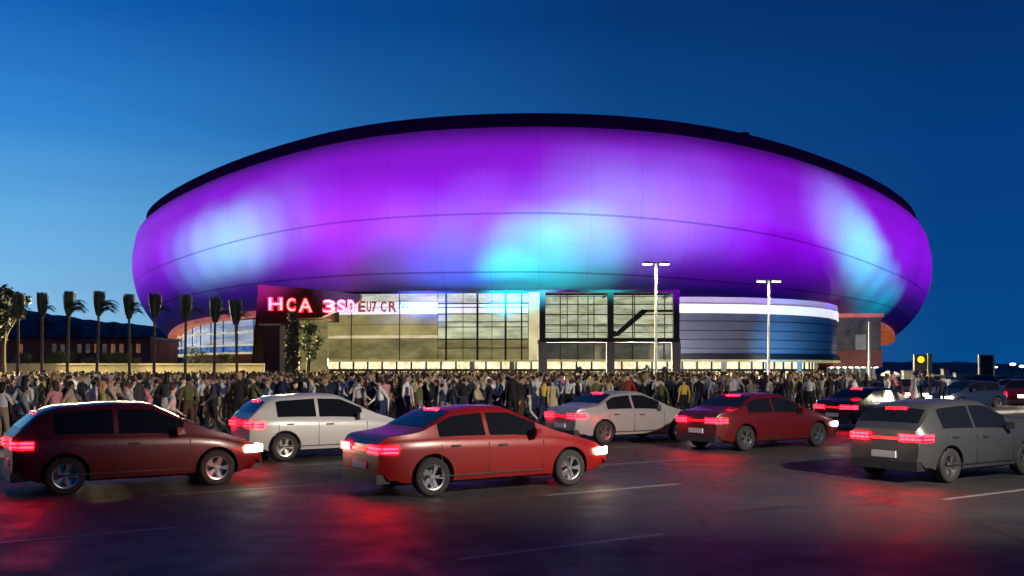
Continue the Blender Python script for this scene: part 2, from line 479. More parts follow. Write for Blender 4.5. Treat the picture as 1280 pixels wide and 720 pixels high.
# skin material: white metal panels with narrow joints
def skin_mat():
    m, nt, b_ = new_mat('white_facade_panel')
    uv = nt.nodes.new('ShaderNodeUVMap'); sp = nt.nodes.new('ShaderNodeSeparateXYZ'); nt.links.new(uv.outputs['UV'], sp.inputs[0])
    def mth(op, a, c=None):
        q = nt.nodes.new('ShaderNodeMath'); q.operation = op
        for i, v in enumerate((a, c)):
            if v is None: continue
            if isinstance(v, (int, float)): q.inputs[i].default_value = v
            else: nt.links.new(v, q.inputs[i])
        return q.outputs[0]
    u, v = sp.outputs['X'], sp.outputs['Y']
    def line(x, c, w): return mth('LESS_THAN', mth('ABSOLUTE', mth('SUBTRACT', x, c)), w)
    seams = mth('ADD', line(v, 0.495, 0.0055), line(v, 0.165, 0.0055))
    pu = mth('ABSOLUTE', mth('SUBTRACT', mth('FRACT', mth('MULTIPLY', u, 72)), 0.5))
    vert = mth('MULTIPLY', mth('GREATER_THAN', pu, 0.488), 0.12)
    pv = mth('ABSOLUTE', mth('SUBTRACT', mth('FRACT', mth('MULTIPLY', v, 12)), 0.5))
    hor = mth('MULTIPLY', mth('GREATER_THAN', pv, 0.47), 0.05)
    tot = mth('SUBTRACT', 1.0, mth('MINIMUM', mth('ADD', mth('MULTIPLY', seams, 0.5), mth('ADD', vert, hor)), 0.8))
    cb = nt.nodes.new('ShaderNodeCombineXYZ')
    nt.links.new(mth('FLOOR', mth('MULTIPLY', u, 72)), cb.inputs['X']); nt.links.new(mth('FLOOR', mth('MULTIPLY', v, 12)), cb.inputs['Y'])
    wnz = nt.nodes.new('ShaderNodeTexWhiteNoise'); nt.links.new(cb.outputs[0], wnz.inputs['Vector'])
    pan = mth('ADD', mth('MULTIPLY', wnz.outputs['Value'], 0.06), 0.95)
    val = mth('MULTIPLY', mth('MULTIPLY', tot, pan), 0.20)
    cc = nt.nodes.new('ShaderNodeCombineColor')
    for i in range(3): nt.links.new(val, cc.inputs[i])
    nt.links.new(cc.outputs[0], b_.inputs['Base Color'])
    b_.inputs['Roughness'].default_value = 0.55
    b_.inputs['Specular IOR Level'].default_value = 0.3
    return m


arena = empty('arena', (CX, CY, 0), 0, 'huge bowl shaped arena under purple and cyan floodlight with glass entrance front', 'arena')
def part(b_, name, mats, parent=None, smooth=None):
    o = b_.build(name, mats, None, smooth)
    par = parent or arena
    o.parent = par
    o.matrix_parent_inverse = Matrix.Translation((-CX, -CY, 0))
    if parent is not None and parent is not arena:
        o.matrix_parent_inverse = Matrix.Identity(4)
    return o


NP, NS = 288, 48
vs = []; fs = []; uvs = []
for j in range(NS + 1):
    for i in range(NP): vs.append(bowl_pt(2 * PI * i / NP, j / NS))
for j in range(NS):
    for i in range(NP):
        fs.append((j * NP + i, j * NP + (i + 1) % NP, (j + 1) * NP + (i + 1) % NP, (j + 1) * NP + i))
        uvs += [(i / NP, j / NS), ((i + 1) / NP, j / NS), ((i + 1) / NP, (j + 1) / NS), (i / NP, (j + 1) / NS)]
def seam_table(pts):
    T = []
    for px, py in pts:
        P, s_ = bowl_at(px, py, True)
        T.append((math.atan2(P.x - CX, CY - P.y), s_))
    T.sort(); return T
SEAM1 = seam_table([(215, 328), (294, 301), (357, 287), (480, 273), (640, 267), (760, 269), (850, 278), (925, 287), (1021, 307), (1071, 324), (1127, 348)])
SEAM2 = seam_table([(340, 351), (480, 343), (640, 340), (760, 342), (900, 351), (980, 360)])
def warp(i, s_):
    ph = 2 * PI * i / NP
    ph = (ph + PI) % (2 * PI) - PI
    a_, c_ = (sum(interp(ph + k_ * 0.04, T_) for k_ in range(-3, 4)) / 7 for T_ in (SEAM2, SEAM1))
    if s_ < a_: return 0.165 * s_ / a_
    if s_ < c_: return 0.165 + 0.33 * (s_ - a_) / (c_ - a_)
    return 0.495 + 0.505 * (s_ - c_) / (1 - c_)
uvs = [(u_, warp(round(u_ * NP), v_)) for u_, v_ in uvs]
b = MB(); b.add(vs, fs)
me = b.mesh('bowl', skin_mat(), 60, fix=False)
ul = me.uv_layers.new(name='UVMap')
for k, uvv in enumerate(uvs): ul.data[k].uv = uvv
bowl = bpy.data.objects.new('bowl', me); COL.objects.link(bowl); bowl.parent = arena
bowl.matrix_parent_inverse = Matrix.Translation((-CX, -CY, 0))

# roof rim and roof deck
vs = []; fs = []
rp = [(85.8, -1.02), (86.1, -0.9), (86.1, -0.1), (85.6, 0.0), (83.0, 0.0), (80.0, -1.0)]
for i in range(NP):
    ph = 2 * PI * i / NP; h = rim_h(ph)
    for r_, dz in rp: vs.append((CX + r_ * math.sin(ph), CY - r_ * math.cos(ph), h + (dz * rim_t(ph) if dz > -1.0 or r_ > 84 else dz)))
n = len(rp)
for i in range(NP):
    j = (i + 1) % NP
    for k in range(n - 1): fs.append((i * n + k, j * n + k, j * n + k + 1, i * n + k + 1))
b = MB(); b.add(vs, fs); part(b, 'roof_rim', M['black'], smooth=40)
vs = [(CX, CY, 36.0)]; fs = []
for rr in (40, 81.5):
    for i in range(96):
        ph = 2 * PI * i / 96
        z = rim_h(ph) - 1.05
        vs.append((CX + rr * math.sin(ph), CY - rr * math.cos(ph), z if rr > 50 else (z + 36) / 2))
for i in range(96):
    j = (i + 1) % 96
    fs.append((0, 1 + i, 1 + j)); fs.append((1 + i, 97 + i, 97 + j, 1 + j))
b = MB(); b.add(vs, fs); part(b, 'roof', M['black'], smooth=40)
# small plant boxes on the rim
b = MB()
for px in (1118, 1128, 930):
    x, y = hit(px, 84)
    ph = math.atan2(x - CX, CY - y); h = rim_h(ph)
    b = MB(); b.box(x - 0.7, x + 0.7, y - 0.5, y + 0.5, h - 0.1, h + 0.7); part(b, 'rooftop_unit', M['black'])

# soffit ring: orange trim below the bowl
def ring(b_, r0, r1, z0f, z1f, a0, a1, n_=120, mi=0):
    vs = []; fs = []
    for i in range(n_ + 1):
        ph = a0 + (a1 - a0) * i / n_
        for r_, zf in ((r0, z0f), (r1, z0f), (r1, z1f), (r0, z1f)):
            vs.append((CX + r_ * math.sin(ph), CY - r_ * math.cos(ph), zf(ph) if callable(zf) else zf))
    for i in range(n_):
        for k in range(4): fs.append((i * 4 + k, i * 4 + (k + 1) % 4, i * 4 + 4 + (k + 1) % 4, i * 4 + 4 + k))
    return b_.add(vs, fs, mi)


b = MB(); ring(b, 79.0, 81.8, lambda p: bot_h(p) - 0.75, lambda p: bot_h(p) + 0.05, -PI, PI, 200)
part(b, 'soffit_trim', M['orange'], smooth=30)
b = MB(); ring(b, 77.6, 78, 0, lambda p: bot_h(p) - 0.3, -PI, PI, 200)
part(b, 'concourse_wall', M['brick'], smooth=30)

# curved glazed wing beside the portal
a0, a1 = R(-80), R(-38)
wing = MB(); ring(wing, 78.1, 79.6, 6.6, 10.9, a0, a1, 40); wing = part(wing, 'wing_window', M['wing_glass'], smooth=30)
b = MB(); ring(b, 78.1, 79.9, 5.2, 6.3, a0, a1, 40, 0); part(b, 'wing_window', M['wing_blue'], smooth=30)
b = MB()
ring(b, 78.1, 80.1, 6.3, 6.6, a0, a1, 40); ring(b, 78.1, 80.2, 8.6, 8.9, a0, a1, 40); ring(b, 78.1, 80.2, 4.9, 5.2, a0, a1, 40)
part(b, 'floor_edge', M['slab'], smooth=30)
b = MB()
for k in range(13):
    ph = a0 + (a1 - a0) * k / 12
    x, y = CX + 80.0 * math.sin(ph), CY - 80.0 * math.cos(ph)
    b = MB(); b.tube([(x, y, 5.0), (x, y, 11.2)], 0.10 if k else 0.3, 6); part(b, 'wing_mullion', M['steel'])
b = MB(); ring(b, 78.1, 83.0, 2.9, 3.4, R(-82), R(-46), 40); part(b, 'wing_canopy', M['beige'])
b = MB(); ring(b, 78.1, 79.0, 0, 2.8, R(-60), R(-38), 30); part(b, 'wing_base', M['dark_glass'])

# the straight glass front
FRONT = [(wx(378, 136), 136), (wx(430, 134.4), 134.4), (wx(500, 133.2), 133.2), (wx(560, 132.6), 132.6), (wx(620, 132.2), 132.2),
         (wx(680, 132), 132), (wx(760, 132), 132), (wx(848, 132), 132)]
DRUM = [(22.9, 132), (27.5, 132.3), (32, 133.2), (36, 134.7), (40, 136.9), (44, 140.2), (47.6, 144.6), (50.6, 150), (52.6, 155.5), (53.4, 160)]
def on_path(path, px):
    t = (px - 640) / F
    for (x0, y0), (x1, y1) in zip(path, path[1:]):
        d0, d1 = x0 - t * y0, x1 - t * y1
        if d0 <= 0 <= d1 or d1 <= 0 <= d0:
            f = d0 / (d0 - d1) if d0 != d1 else 0
            return (x0 + (x1 - x0) * f, y0 + (y1 - y0) * f)
    return path[-1] if t > 0 else path[0]
def sub_path(path, pa, pb, n_=8): return [on_path(path, pa + (pb - pa) * k / n_) for k in range(n_ + 1)]


def band(path, z0, z1, o0, o1, m, name, parent=None, smooth=30):
    b_ = MB(); b_.strip(path, z0, z1, o0, o1); return part(b_, name, m, parent, smooth)


LEFTP = sub_path(FRONT, 379, 547); MIDP = sub_path(FRONT, 548, 660); BOXP = sub_path(FRONT, 676, 847)
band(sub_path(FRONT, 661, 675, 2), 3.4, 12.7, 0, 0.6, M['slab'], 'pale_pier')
# left run: metal and glass courses
band(LEFTP, 11.5, 12.6, 0, 0.25, M['pale_glass'], 'upper_window')
band(LEFTP, 9.75, 11.45, 0, 0.35, M['white_band'], 'light_band')
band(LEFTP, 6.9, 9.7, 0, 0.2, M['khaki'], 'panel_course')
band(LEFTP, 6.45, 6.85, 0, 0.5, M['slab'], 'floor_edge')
band(LEFTP, 3.5, 6.4, 0, 0.2, M['khaki_dark'], 'lower_window')
# middle run: tall glass
band(MIDP, 11.2, 12.8, 0, 0.2, M['pale_glass'], 'upper_window')
band(MIDP, 9.8, 11.1, 0, 0.3, M['white_band'], 'light_band')
band(MIDP, 6.3, 9.7, 0, 0.2, M['cream_glass'], 'window_course')
band(MIDP, 3.5, 6.2, 0, 0.2, M['khaki_dark'], 'lower_window')
# run behind the steel frame
band(BOXP, 6.3, 12.3, 0, 0.2, M['dim_glass'], 'window_course')
band(BOXP, 3.5, 6.2, 0, 0.2, M['dark_glass'], 'lower_window')
b = MB(); b.strip(sub_path(FRONT, 379, 848, 12), 12.6, 12.95, -6, 0.5); part(b, 'podium_roof', M['steel'])
b = MB()
for z in (11.15, 10.6, 9.72, 8.6, 7.9, 6.25, 5.0): b.strip(MIDP, z, z + 0.12, 0.3, 0.42)
for z in (11.45, 10.7, 9.7, 8.3): b.strip(LEFTP, z, z + 0.05, 0.35, 0.42)
for z in (11.0, 9.6, 8.2): b.strip(BOXP, z, z + 0.12, 0.22, 0.36)
part(b, 'transom', M['steel'])
b = MB()
for px, w_ in ((558, .12), (597, .14), (632, .14), (652, .1), (579, .04), (615, .04), (500, .05), (440, .05), (700, .06), (722, .06), (742, .06), (790, .06), (830, .06)):
    x, y = on_path(FRONT, px)
    b = MB(); b.box(x - w_, x + w_, y - 0.7, y - 0.45, 3.4, 12.7); part(b, 'mullion', M['steel'])

# entrance level: set back, brightly lit
def offset(path, o):
    P = [Vector((a[0], a[1], 0)) for a in path]; res = []
    for i in range(len(P)):
        d_ = (P[min(i + 1, len(P) - 1)] - P[max(i - 1, 0)]).normalized(); q = P[i] + Vector((d_.y, -d_.x, 0)) * o; res.append((q.x, q.y))
    return res
ENT = sub_path(FRONT, 379, 848, 16) + DRUM[1:]
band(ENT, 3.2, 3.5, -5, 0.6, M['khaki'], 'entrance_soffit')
band(ENT, 2.2, 3.2, -3.2, -3.0, M['entrance'], 'fascia_light')
band(ENT, 1.85, 2.2, -3.0, -2.7, M['steel'], 'door_header')
dd = offset(ENT, -3.0)
L_ = [0]
for a, c in zip(dd, dd[1:]): L_.append(L_[-1] + math.dist(a, c))
def along(path, L, s_):
    for k in range(len(path) - 1):
        if s_ <= L[k + 1]:
            f = (s_ - L[k]) / (L[k + 1] - L[k]); return (path[k][0] + (path[k + 1][0] - path[k][0]) * f, path[k][1] + (path[k + 1][1] - path[k][1]) * f)
    return path[-1]
nd = 44
for k in range(nd):
    s0, s1 = L_[-1] * (k + 0.06) / nd, L_[-1] * (k + 0.94) / nd
    b = MB(); b.strip([along(dd, L_, s0), along(dd, L_, s1)], PZ, 1.85, 0, 0.08); part(b, 'door', M['entrance_low'])
b = MB()
for k in range(nd + 1):
    x, y = along(dd, L_, min(L_[-1] * k / nd, L_[-1] - 0.01)); b = MB(); b.box(x - 0.12, x + 0.12, y - 0.3, y - 0.1, PZ, 3.2); part(b, 'door_post', M['steel'])
b = MB()
for px in (590, 640, 905, 960, 1000):
    x, y = on_path(ENT, px); b = MB(); b.tube([(x, y + 0.2, PZ), (x, y + 0.2, 3.3)], 0.35, 12); part(b, 'entrance_column', M['concrete'], smooth=30)

# drum
drum_top = lambda z_: z_
band(DRUM, 11.2, 12.1, 0, 0.15, mat('drum_cap', (0.55, 0.5, 0.6), 0.4, em=(0.55, 0.42, 0.8), es=0.5, ns=0.1), 'drum_cap')
band(DRUM, 9.9, 11.15, 0, 0.3, M['white_band'], 'light_band')
dp = band(DRUM, 4.3, 9.85, 0, 0.15, M['drum'], 'drum_panel')
b = MB()
for z in (8.75, 7.45, 6.2, 5.0): b.strip(DRUM, z, z + 0.09, 0.15, 0.19)
b.strip(DRUM, 11.15, 11.22, 0.1, 0.34)
part(b, 'drum_joint', M['steel'])
band(DRUM, 3.5, 4.25, -0.2, 0.5, M['steel'], 'drum_beam')
b = MB(); b.add([(x, y, 12.0) for x, y in DRUM] + [(22.9, 160, 12.0)], [tuple(range(len(DRUM) + 1))]); part(b, 'drum_roof', M['steel'])

# steel frame with stair
fy = 122.0
def X(px, Y=fy): return wx(px, Y)
def Z(py, Y=fy): return wz(py, Y)
frame = MB()
for px in (678, 763, 845):
    frame.box(X(px) - 0.38, X(px) + 0.38, fy - 0.4, fy + 0.4, Z(425), Z(364))
frame.box(X(674), X(849), fy - 0.45, fy + 0.45, Z(366), Z(362.5))
frame.box(X(674), X(849), fy - 0.5, fy + 0.5, Z(428), Z(422.5))
frame.box(X(674), X(849), fy + 8.0, fy + 8.4, Z(428), Z(422.5))
for px in (678, 763, 845): frame.box(X(px) - 0.2, X(px) + 0.2, fy + 0.45, fy + 9.8, Z(427), Z(424)); frame.box(X(px) - 0.15, X(px) + 0.15, fy + 0.45, fy + 9.8, Z(366), Z(364))
frame = part(frame, 'steel_frame', M['steel'])
for px, w_ in ((678, 0.55), (763, 0.5), (845, 0.55), (847, 0.2)):
    if px == 847: continue
    b = MB(); b.box(X(px) - w_, X(px) + w_, fy - 0.3, fy + 0.3, PZ, Z(428)); part(b, 'column', M['concrete'])
b = MB()
for py in (371, 381, 394, 408, 416): b.box(X(680), X(843), fy - 0.04, fy + 0.04, Z(py), Z(py) + 0.10)
part(b, 'glazing_bar', M['steel'])
for px in (709, 735, 793): b = MB(); b.box(X(px) - 0.05, X(px) + 0.05, fy - 0.1, fy + 0.1, Z(424), Z(365)); part(b, 'glazing_bar', M['steel'])
b = MB()
b.hexa([(X(764), fy + 1, Z(421)), (X(771), fy + 1, Z(421)), (X(771), fy + 3, Z(421)), (X(764), fy + 3, Z(421)),
        (X(764), fy + 1, Z(413)), (X(771), fy + 1, Z(413)), (X(771), fy + 3, Z(413)), (X(764), fy + 3, Z(413))])
b.prism([(X(766), Z(420)), (X(774), Z(420)), (X(813), Z(387)), (X(804), Z(386))], fy + 0.9, fy + 3)
b.box(X(804), X(844), fy + 0.9, fy + 3, Z(389.5), Z(386.5))
part(b, 'stair', M['steel'])

# red-brown portal and its canopy
py_ = 118.0
def X2(px): return wx(px, py_)
def Z2(py): return wz(py, py_)
b = MB()
b.prism([(X2(312), PZ), (X2(323), Z2(405)), (X2(356), Z2(405)), (X2(356), PZ), (X2(362), PZ), (X2(362), Z2(398)), (X2(402), Z2(397)), (X2(402), Z2(362.2)), (X2(323), Z2(356))], py_, py_ + 12)
part(b, 'portal', M['portal'])
b = MB(); b.prism([(X2(402), Z2(396)), (X2(449), Z2(376.5)), (X2(451), Z2(368)), (X2(402), Z2(362.2))], py_ + 0.1, py_ + 1.6)
part(b, 'portal_canopy', M['portal'])
b = MB(); b.prism([(X2(326), PZ), (X2(326), Z2(406)), (X2(351), Z2(406)), (X2(351), PZ)], py_ + 1.2, py_ + 1.4)
part(b, 'portal_recess', mat('portal_recess_panel', (0.05, 0.012, 0.01), 0.6))
b = MB(); b.box(X2(350), X2(356.5), py_ - 0.12, py_ + 0.6, PZ, Z2(405)); b.box(X2(323.5), X2(356.5), py_ - 0.12, py_ + 0.3, Z2(407), Z2(404.5))
part(b, 'portal_jamb', mat('portal_jamb_stone', (0.42, 0.30, 0.24), 0.6, ns=1))
b = MB(); b.box(X2(363), X2(400), py_ + 5, py_ + 5.3, PZ, Z2(398)); part(b, 'side_wall', M['khaki_dark'])

# lettering on the portal and on the light band
def text_mesh(txt, size, shear=0.0, depth=0.06, off=0.0):
    c = bpy.data.curves.new('t', 'FONT'); c.body = txt; c.size = size; c.extrude = depth; c.shear = shear; c.offset = off; c.resolution_u = 3
    o = bpy.data.objects.new('t', c); COL.objects.link(o)
    bpy.context.view_layer.update()
    me_ = bpy.data.meshes.new_from_object(o.evaluated_get(bpy.context.evaluated_depsgraph_get()))
    bpy.data.objects.remove(o); me_.materials.clear()
    return me_


sign = empty('sign', (0, 0, 0)); sign.parent = arena; sign.matrix_parent_inverse = Matrix.Translation((-CX, -CY, 0))
def letter(ch, px0, px1, py0, py1, Y, m, m_edge=None, rot=0.0, off=0.03, dep=0.1):
    me_ = text_mesh(ch, 1.0, 0, 0.5, off)
    xs = [v.co.x for v in me_.vertices]; ys = [v.co.y for v in me_.vertices]
    x0, x1, z0, z1 = wx(px0, Y), wx(px1, Y), wz(py1, Y), wz(py0, Y)
    for v in me_.vertices:
        a = (v.co.x - min(xs)) / (max(xs) - min(xs)) if max(xs) > min(xs) else 0
        c_ = (v.co.y - min(ys)) / (max(ys) - min(ys))
        dep_ = v.co.z
        v.co = (x0 + (x1 - x0) * a, Y - 0.1 - dep_ * 2 * dep, z0 + (z1 - z0) * c_ - rot * (x1 - x0) * a)
    me_.materials.append(m)
    if m_edge:
        me_.materials.append(m_edge); me_.update()
        for p in me_.polygons:
            if abs(p.normal.y) < 0.5: p.material_index = 1
    o = bpy.data.objects.new('letter', me_); COL.objects.link(o); o.parent = sign
    return o


for ch, a, c in (('H', 335.5, 354), ('C', 358, 370), ('A', 373, 391)):
    letter(ch, a, c, 371.5 + (a - 335) * 0.03, 388.5 + (a - 335) * 0.06, py_ - 0.15, M['sign_red'], off=0.075, dep=0.12)
    letter(ch, a + 1, c - 1, 372.5 + (a - 335) * 0.03, 387.5 + (a - 335) * 0.06, py_ - 0.32, M['sign_white'], off=0.0, dep=0.05)
word = '3SDEU7CRN:'
xs_ = [(403.5, 420), (421, 433), (434.5, 444), (448, 457), (458.5, 464), (465, 471), (476, 483), (486, 496), (498.5, 506), (508, 510)]
for k, (ch, (a, c)) in enumerate(zip(word, xs_)):
    Y = py_ - 0.15 if a < 448 else on_path(FRONT, a)[1] - 0.5
    if k < 3:
        letter(ch, a, c, 374.5, 391.5, Y, M['sign_red'], off=0.07, dep=0.12)
        letter(ch, a + 1, c - 1, 375.5, 390.5, Y - 0.17, M['sign_white'], off=0.0, dep=0.05)
    elif k < 8:
        letter(ch, a, c, 376.5, 390, Y, M['sign_dark'], off=0.03, dep=0.1)
    else:
        letter(ch, a, c, 377, 386, Y, M['galv'], off=0.02, dep=0.1)

# right annex below the bowl
ya = 160.0
def X3(px): return wx(px, ya)
def Z3(py): return wz(py, ya)
b = MB(); b.box(X3(1041), X3(1103), ya, ya + 20, Z3(459), Z3(438)); part(b, 'spandrel', mat('spandrel_panel', (0.30, 0.085, 0.05), 0.6, ns=0.6, na=0.2))
b = MB(); b.box(X3(1041), X3(1103), ya + 0.6, ya + 20, Z3(438), Z3(396)); part(b, 'annex_window', mat('annex_glass', (0.02, 0.022, 0.025), 0.15, em=(0.12, 0.10, 0.09), es=0.35, ns=0.5, na=0.6))
b = MB(); b.box(X3(1041), X3(1104), ya - 0.3, ya + 20, Z3(396.5), Z3(392)); part(b, 'annex_fascia', M['orange'])
b = MB()
for px in (1044,): b.box(X3(px) - 0.35, X3(px) + 0.35, ya + 0.1, ya + 0.55, Z3(438), Z3(404)); part(b, 'annex_pier', M['beige'])
b = MB(); b.box(X3(1070), X3(1083), ya + 0.15, ya + 0.5, Z3(437), Z3(418))
part(b, 'annex_pier', M['beige'])
b = MB(); b.box(X3(1041), X3(1103), ya + 3, ya + 3.3, PZ, Z3(459)); part(b, 'annex_entrance', M['dark_glass'])
b = MB()
for k in range(8): b = MB(); b.box(X3(1044 + k * 8) - 0.25, X3(1044 + k * 8) + 0.25, ya + 1.5, ya + 1.9, Z3(459.6), Z3(459)); part(b, 'ceiling_light', M['lamp'])
b = MB()
for k in range(7): b = MB(); b.box(X3(1046 + k * 9) - 0.12, X3(1046 + k * 9) + 0.12, ya + 2.7, ya + 2.95, PZ, Z3(459)); part(b, 'annex_post', M['galv'])

# ------------------------------------------------------------------ floodlighting of the bowl
PUR = (0.40, 0.0, 0.95)
def rp_(phi, r_, z): return Vector((CX + r_ * math.sin(R(phi)), CY - r_ * math.cos(R(phi)), z))
for k in range(-11, 12):
    phi = k * 9
    light('SPOT', rp_(phi, 139, 6.5), rp_(phi, 88, 31), (0.36, 0.0, 0.95), 3.0e5, spot_size=R(38), spot_blend=1.0, shadow_soft_size=1.5)
for k in range(-10, 11):
    phi = k * 9
    light('SPOT', rp_(phi, 101, 13.4), rp_(phi, 87, 19), (0.07, 0.0, 1.0), 5.0e3, spot_size=R(110), spot_blend=1.0, shadow_soft_size=1.0)
FL = 1.4
def flood(px, py, col, power, size, dist=50, z=10, dphi=0.0, blend=1.0):
    P = bowl_at(px, py)
    ph = math.degrees(math.atan2(P.x - CX, CY - P.y)) + dphi
    light('SPOT', rp_(ph, 88 + dist, z), P, col, power * FL, spot_size=R(size), spot_blend=blend, shadow_soft_size=1.0)
flood(222, 326, (0.05, 0.50, 0.85), 0.60e5, 16, 55, 10)
flood(242, 320, (0.12, 0.85, 0.85), 1.20e5, 16, 55, 10)
flood(266, 310, (0.20, 1.0, 0.85), 1.70e5, 16, 55, 10)
flood(292, 303, (0.20, 1.0, 0.85), 1.70e5, 16, 55, 10)
flood(322, 289, (0.20, 0.80, 0.8), 1.44e5, 16, 55, 10)
flood(352, 276, (0.15, 0.45, 0.7), 0.86e5, 16, 55, 10)
flood(380, 268, (0.15, 0.20, 0.6), 0.50e5, 16, 55, 10)
flood(725, 308, (0.0, 0.85, 0.85), 1.9e5, 19, 52, 10)
flood(660, 328, (0.0, 0.88, 1.0), 2.2e5, 20, 50, 10)
flood(640, 352, (0.0, 0.60, 1.0), 1.6e5, 22, 30, 9)
flood(565, 345, (0.0, 0.12, 1.0), 1.6e5, 22, 42, 9)
flood(530, 320, (0.15, 0.22, 1.0), 1.2e5, 26, 50, 9)
flood(610, 295, (0.1, 0.35, 0.9), 1.0e5, 24, 52, 10)
flood(740, 278, (0.15, 0.55, 0.7), 1.4e5, 24, 55, 9)
flood(800, 268, (0.18, 0.42, 0.7), 1.3e5, 22, 55, 9)
flood(860, 264, (0.18, 0.28, 0.7), 1.2e5, 20, 55, 9)
flood(905, 272, (0.15, 0.15, 0.7), 0.8e5, 18, 55, 9)
flood(470, 305, (0.50, 0.12, 0.6), 0.9e5, 24, 55, 10)
flood(400, 310, (0.50, 0.05, 0.6), 0.6e5, 24, 55, 10)
def flood2(src, tgt, col, power, size, dist, z):
    A, B = bowl_at(*src), bowl_at(*tgt)
    ph = math.degrees(math.atan2(A.x - CX, CY - A.y))
    light('SPOT', rp_(ph, 88 + dist, z), B, col, power * FL, spot_size=R(size), spot_blend=1.0, shadow_soft_size=0.6)
flood(1036, 256, (0.10, 0.30, 0.5), 1.1e5, 16, 50, 15)
flood(1054, 272, (0.08, 0.60, 0.6), 1.35e5, 16, 50, 15)
flood(1070, 293, (0.05, 0.85, 0.8), 1.72e5, 16, 50, 15)
flood(1083, 316, (0.0, 0.90, 0.9), 1.72e5, 16, 50, 16)
flood(1093, 340, (0.0, 0.85, 1.0), 1.65e5, 15, 50, 17)
flood(1100, 362, (0.0, 0.75, 1.0), 1.50e5, 14, 50, 17)
flood(1105, 385, (0.0, 0.65, 1.0), 1.6e5, 12, 50, 17)
# an added light to brighten the annex spandrel, then uplights on the drum
light('SPOT', (wx(1075, 140), 140, 0.8), (wx(1072, 160), 160, 6), (1, 0.85, 0.7), 7e3, spot_size=R(90), spot_blend=1.0, shadow_soft_size=0.5)
light('SPOT', (wx(880, 118), 118, 0.6), (wx(890, 133), 133, 8), (0.85, 0.8, 1.0), 9e3, spot_size=R(80), spot_blend=1.0, shadow_soft_size=0.5)
light('SPOT', (wx(990, 122), 122, 0.6), (wx(1000, 143), 143, 7), (0.10, 0.45, 1.0), 2.6e4, spot_size=R(70), spot_blend=1.0, shadow_soft_size=0.5)

# ------------------------------------------------------------------ hills and far trees
def ridge(name, pts, Y, depth, m, seed):
    rnd = random.Random(seed)
    x0, x1 = pts[0][0], pts[-1][0]; n_ = 160
    vs = []
    for i in range(n_ + 1):
        px = x0 + (x1 - x0) * i / n_
        py = interp(px, pts)
        z = wz(py, Y) + rnd.uniform(-0.6, 0.6) * Y / 600
        x = wx(px, Y)
        vs += [(x, Y - depth, -1), (x + rnd.uniform(-3, 3), Y - depth * 0.4, z * 0.75), (x, Y, z), (x, Y + depth, z * 0.6), (x, Y + depth * 2, -1)]
    fs = []
    for i in range(n_):
        for k in range(4): fs.append((i * 5 + k, i * 5 + 5 + k, i * 5 + 6 + k, i * 5 + 1 + k))
    b_ = MB(); b_.add(vs, fs)
    return tag(b_.build(name, m, smooth=40), kind='structure')


HILL = mat('wooded_hillside', (0.045, 0.075, 0.11), 0.95, ns=0.03, na=0.5)  # bluish air haze is put into the base colour
ridge('hills', [(-140, 392), (-20, 385), (0, 384), (60, 392), (110, 400), (160, 404), (210, 410), (280, 428), (420, 440), (640, 446), (860, 450), (1000, 452), (1100, 453), (1180, 452), (1230, 455), (1290, 456), (1420, 450)], 900, 160, HILL, 1)


def leaf_cloud(b_, centers, n_, size, rnd, mi=0):
    """many small leaf faces spread through a set of clump volumes (cx,cy,cz,rx,ry,rz)"""
    tot = sum(c[3] * c[4] * c[5] for c in centers)
    for c in centers:
        for _ in range(int(n_ * c[3] * c[4] * c[5] / tot) + 1):
            while True:
                a = Vector((rnd.uniform(-1, 1), rnd.uniform(-1, 1), rnd.uniform(-1, 1)))
                if a.length < 1: break
            a *= 0.55 + 0.45 * rnd.random()
            p = Vector((c[0] + a.x * c[3], c[1] + a.y * c[4], c[2] + a.z * c[5]))
            d1 = Vector((rnd.gauss(0, 1), rnd.gauss(0, 1), rnd.gauss(0, 0.6))).normalized() * size * rnd.uniform(0.6, 1.4)
            d2 = Vector((rnd.gauss(0, 1), rnd.gauss(0, 1), rnd.gauss(0, 1))).cross(d1).normalized() * size * 0.35
            b_.add([p - d1, p + d2, p + d1, p - d2], [(0, 1, 2, 3)], mi)


def tree(name, loc, h, r_, label, cat, group=None, m=None, n_=900, leaf=0.22, seed=0, squash=1.0):
    rnd = random.Random(seed)
    root = empty(name, loc, rnd.uniform(0, 6), label, cat, group)
    t = MB(); t.tube([(0, 0, 0), (0.05, 0, h * 0.3), (-0.05, 0.05, h * 0.55), (0.02, 0, h * 0.8)], [0.035 * h, 0.028 * h, 0.018 * h, 0.008 * h], 8)
    cs = []
    for k in range(9):
        a = rnd.uniform(0, 2 * PI); rr = r_ * rnd.uniform(0.2, 0.7); z = h * rnd.uniform(0.45, 0.85)
        p = (rr * math.cos(a), rr * math.sin(a), z)
        t.tube([(0, 0, h * rnd.uniform(0.25, 0.5)), (p[0] * 0.5, p[1] * 0.5, z * 0.85), p], [0.016 * h, 0.01 * h, 0.004 * h], 5)
        q = r_ * rnd.uniform(0.28, 0.5)
        cs.append((*p, q, q, q * 0.75 * squash))
    cs.append((0, 0, h * 0.86, r_ * 0.45, r_ * 0.45, h * 0.13))
    t.build('trunk', M['bark'], root, smooth=50)
    c = MB(); leaf_cloud(c, cs, n_, leaf, rnd)
    c.build('crown', m or M['leaf'], root, fix=False)
    return root


DARKLEAF = mat('dark_leaf', (0.016, 0.026, 0.020), 0.7, ns=0.9, na=0.5)
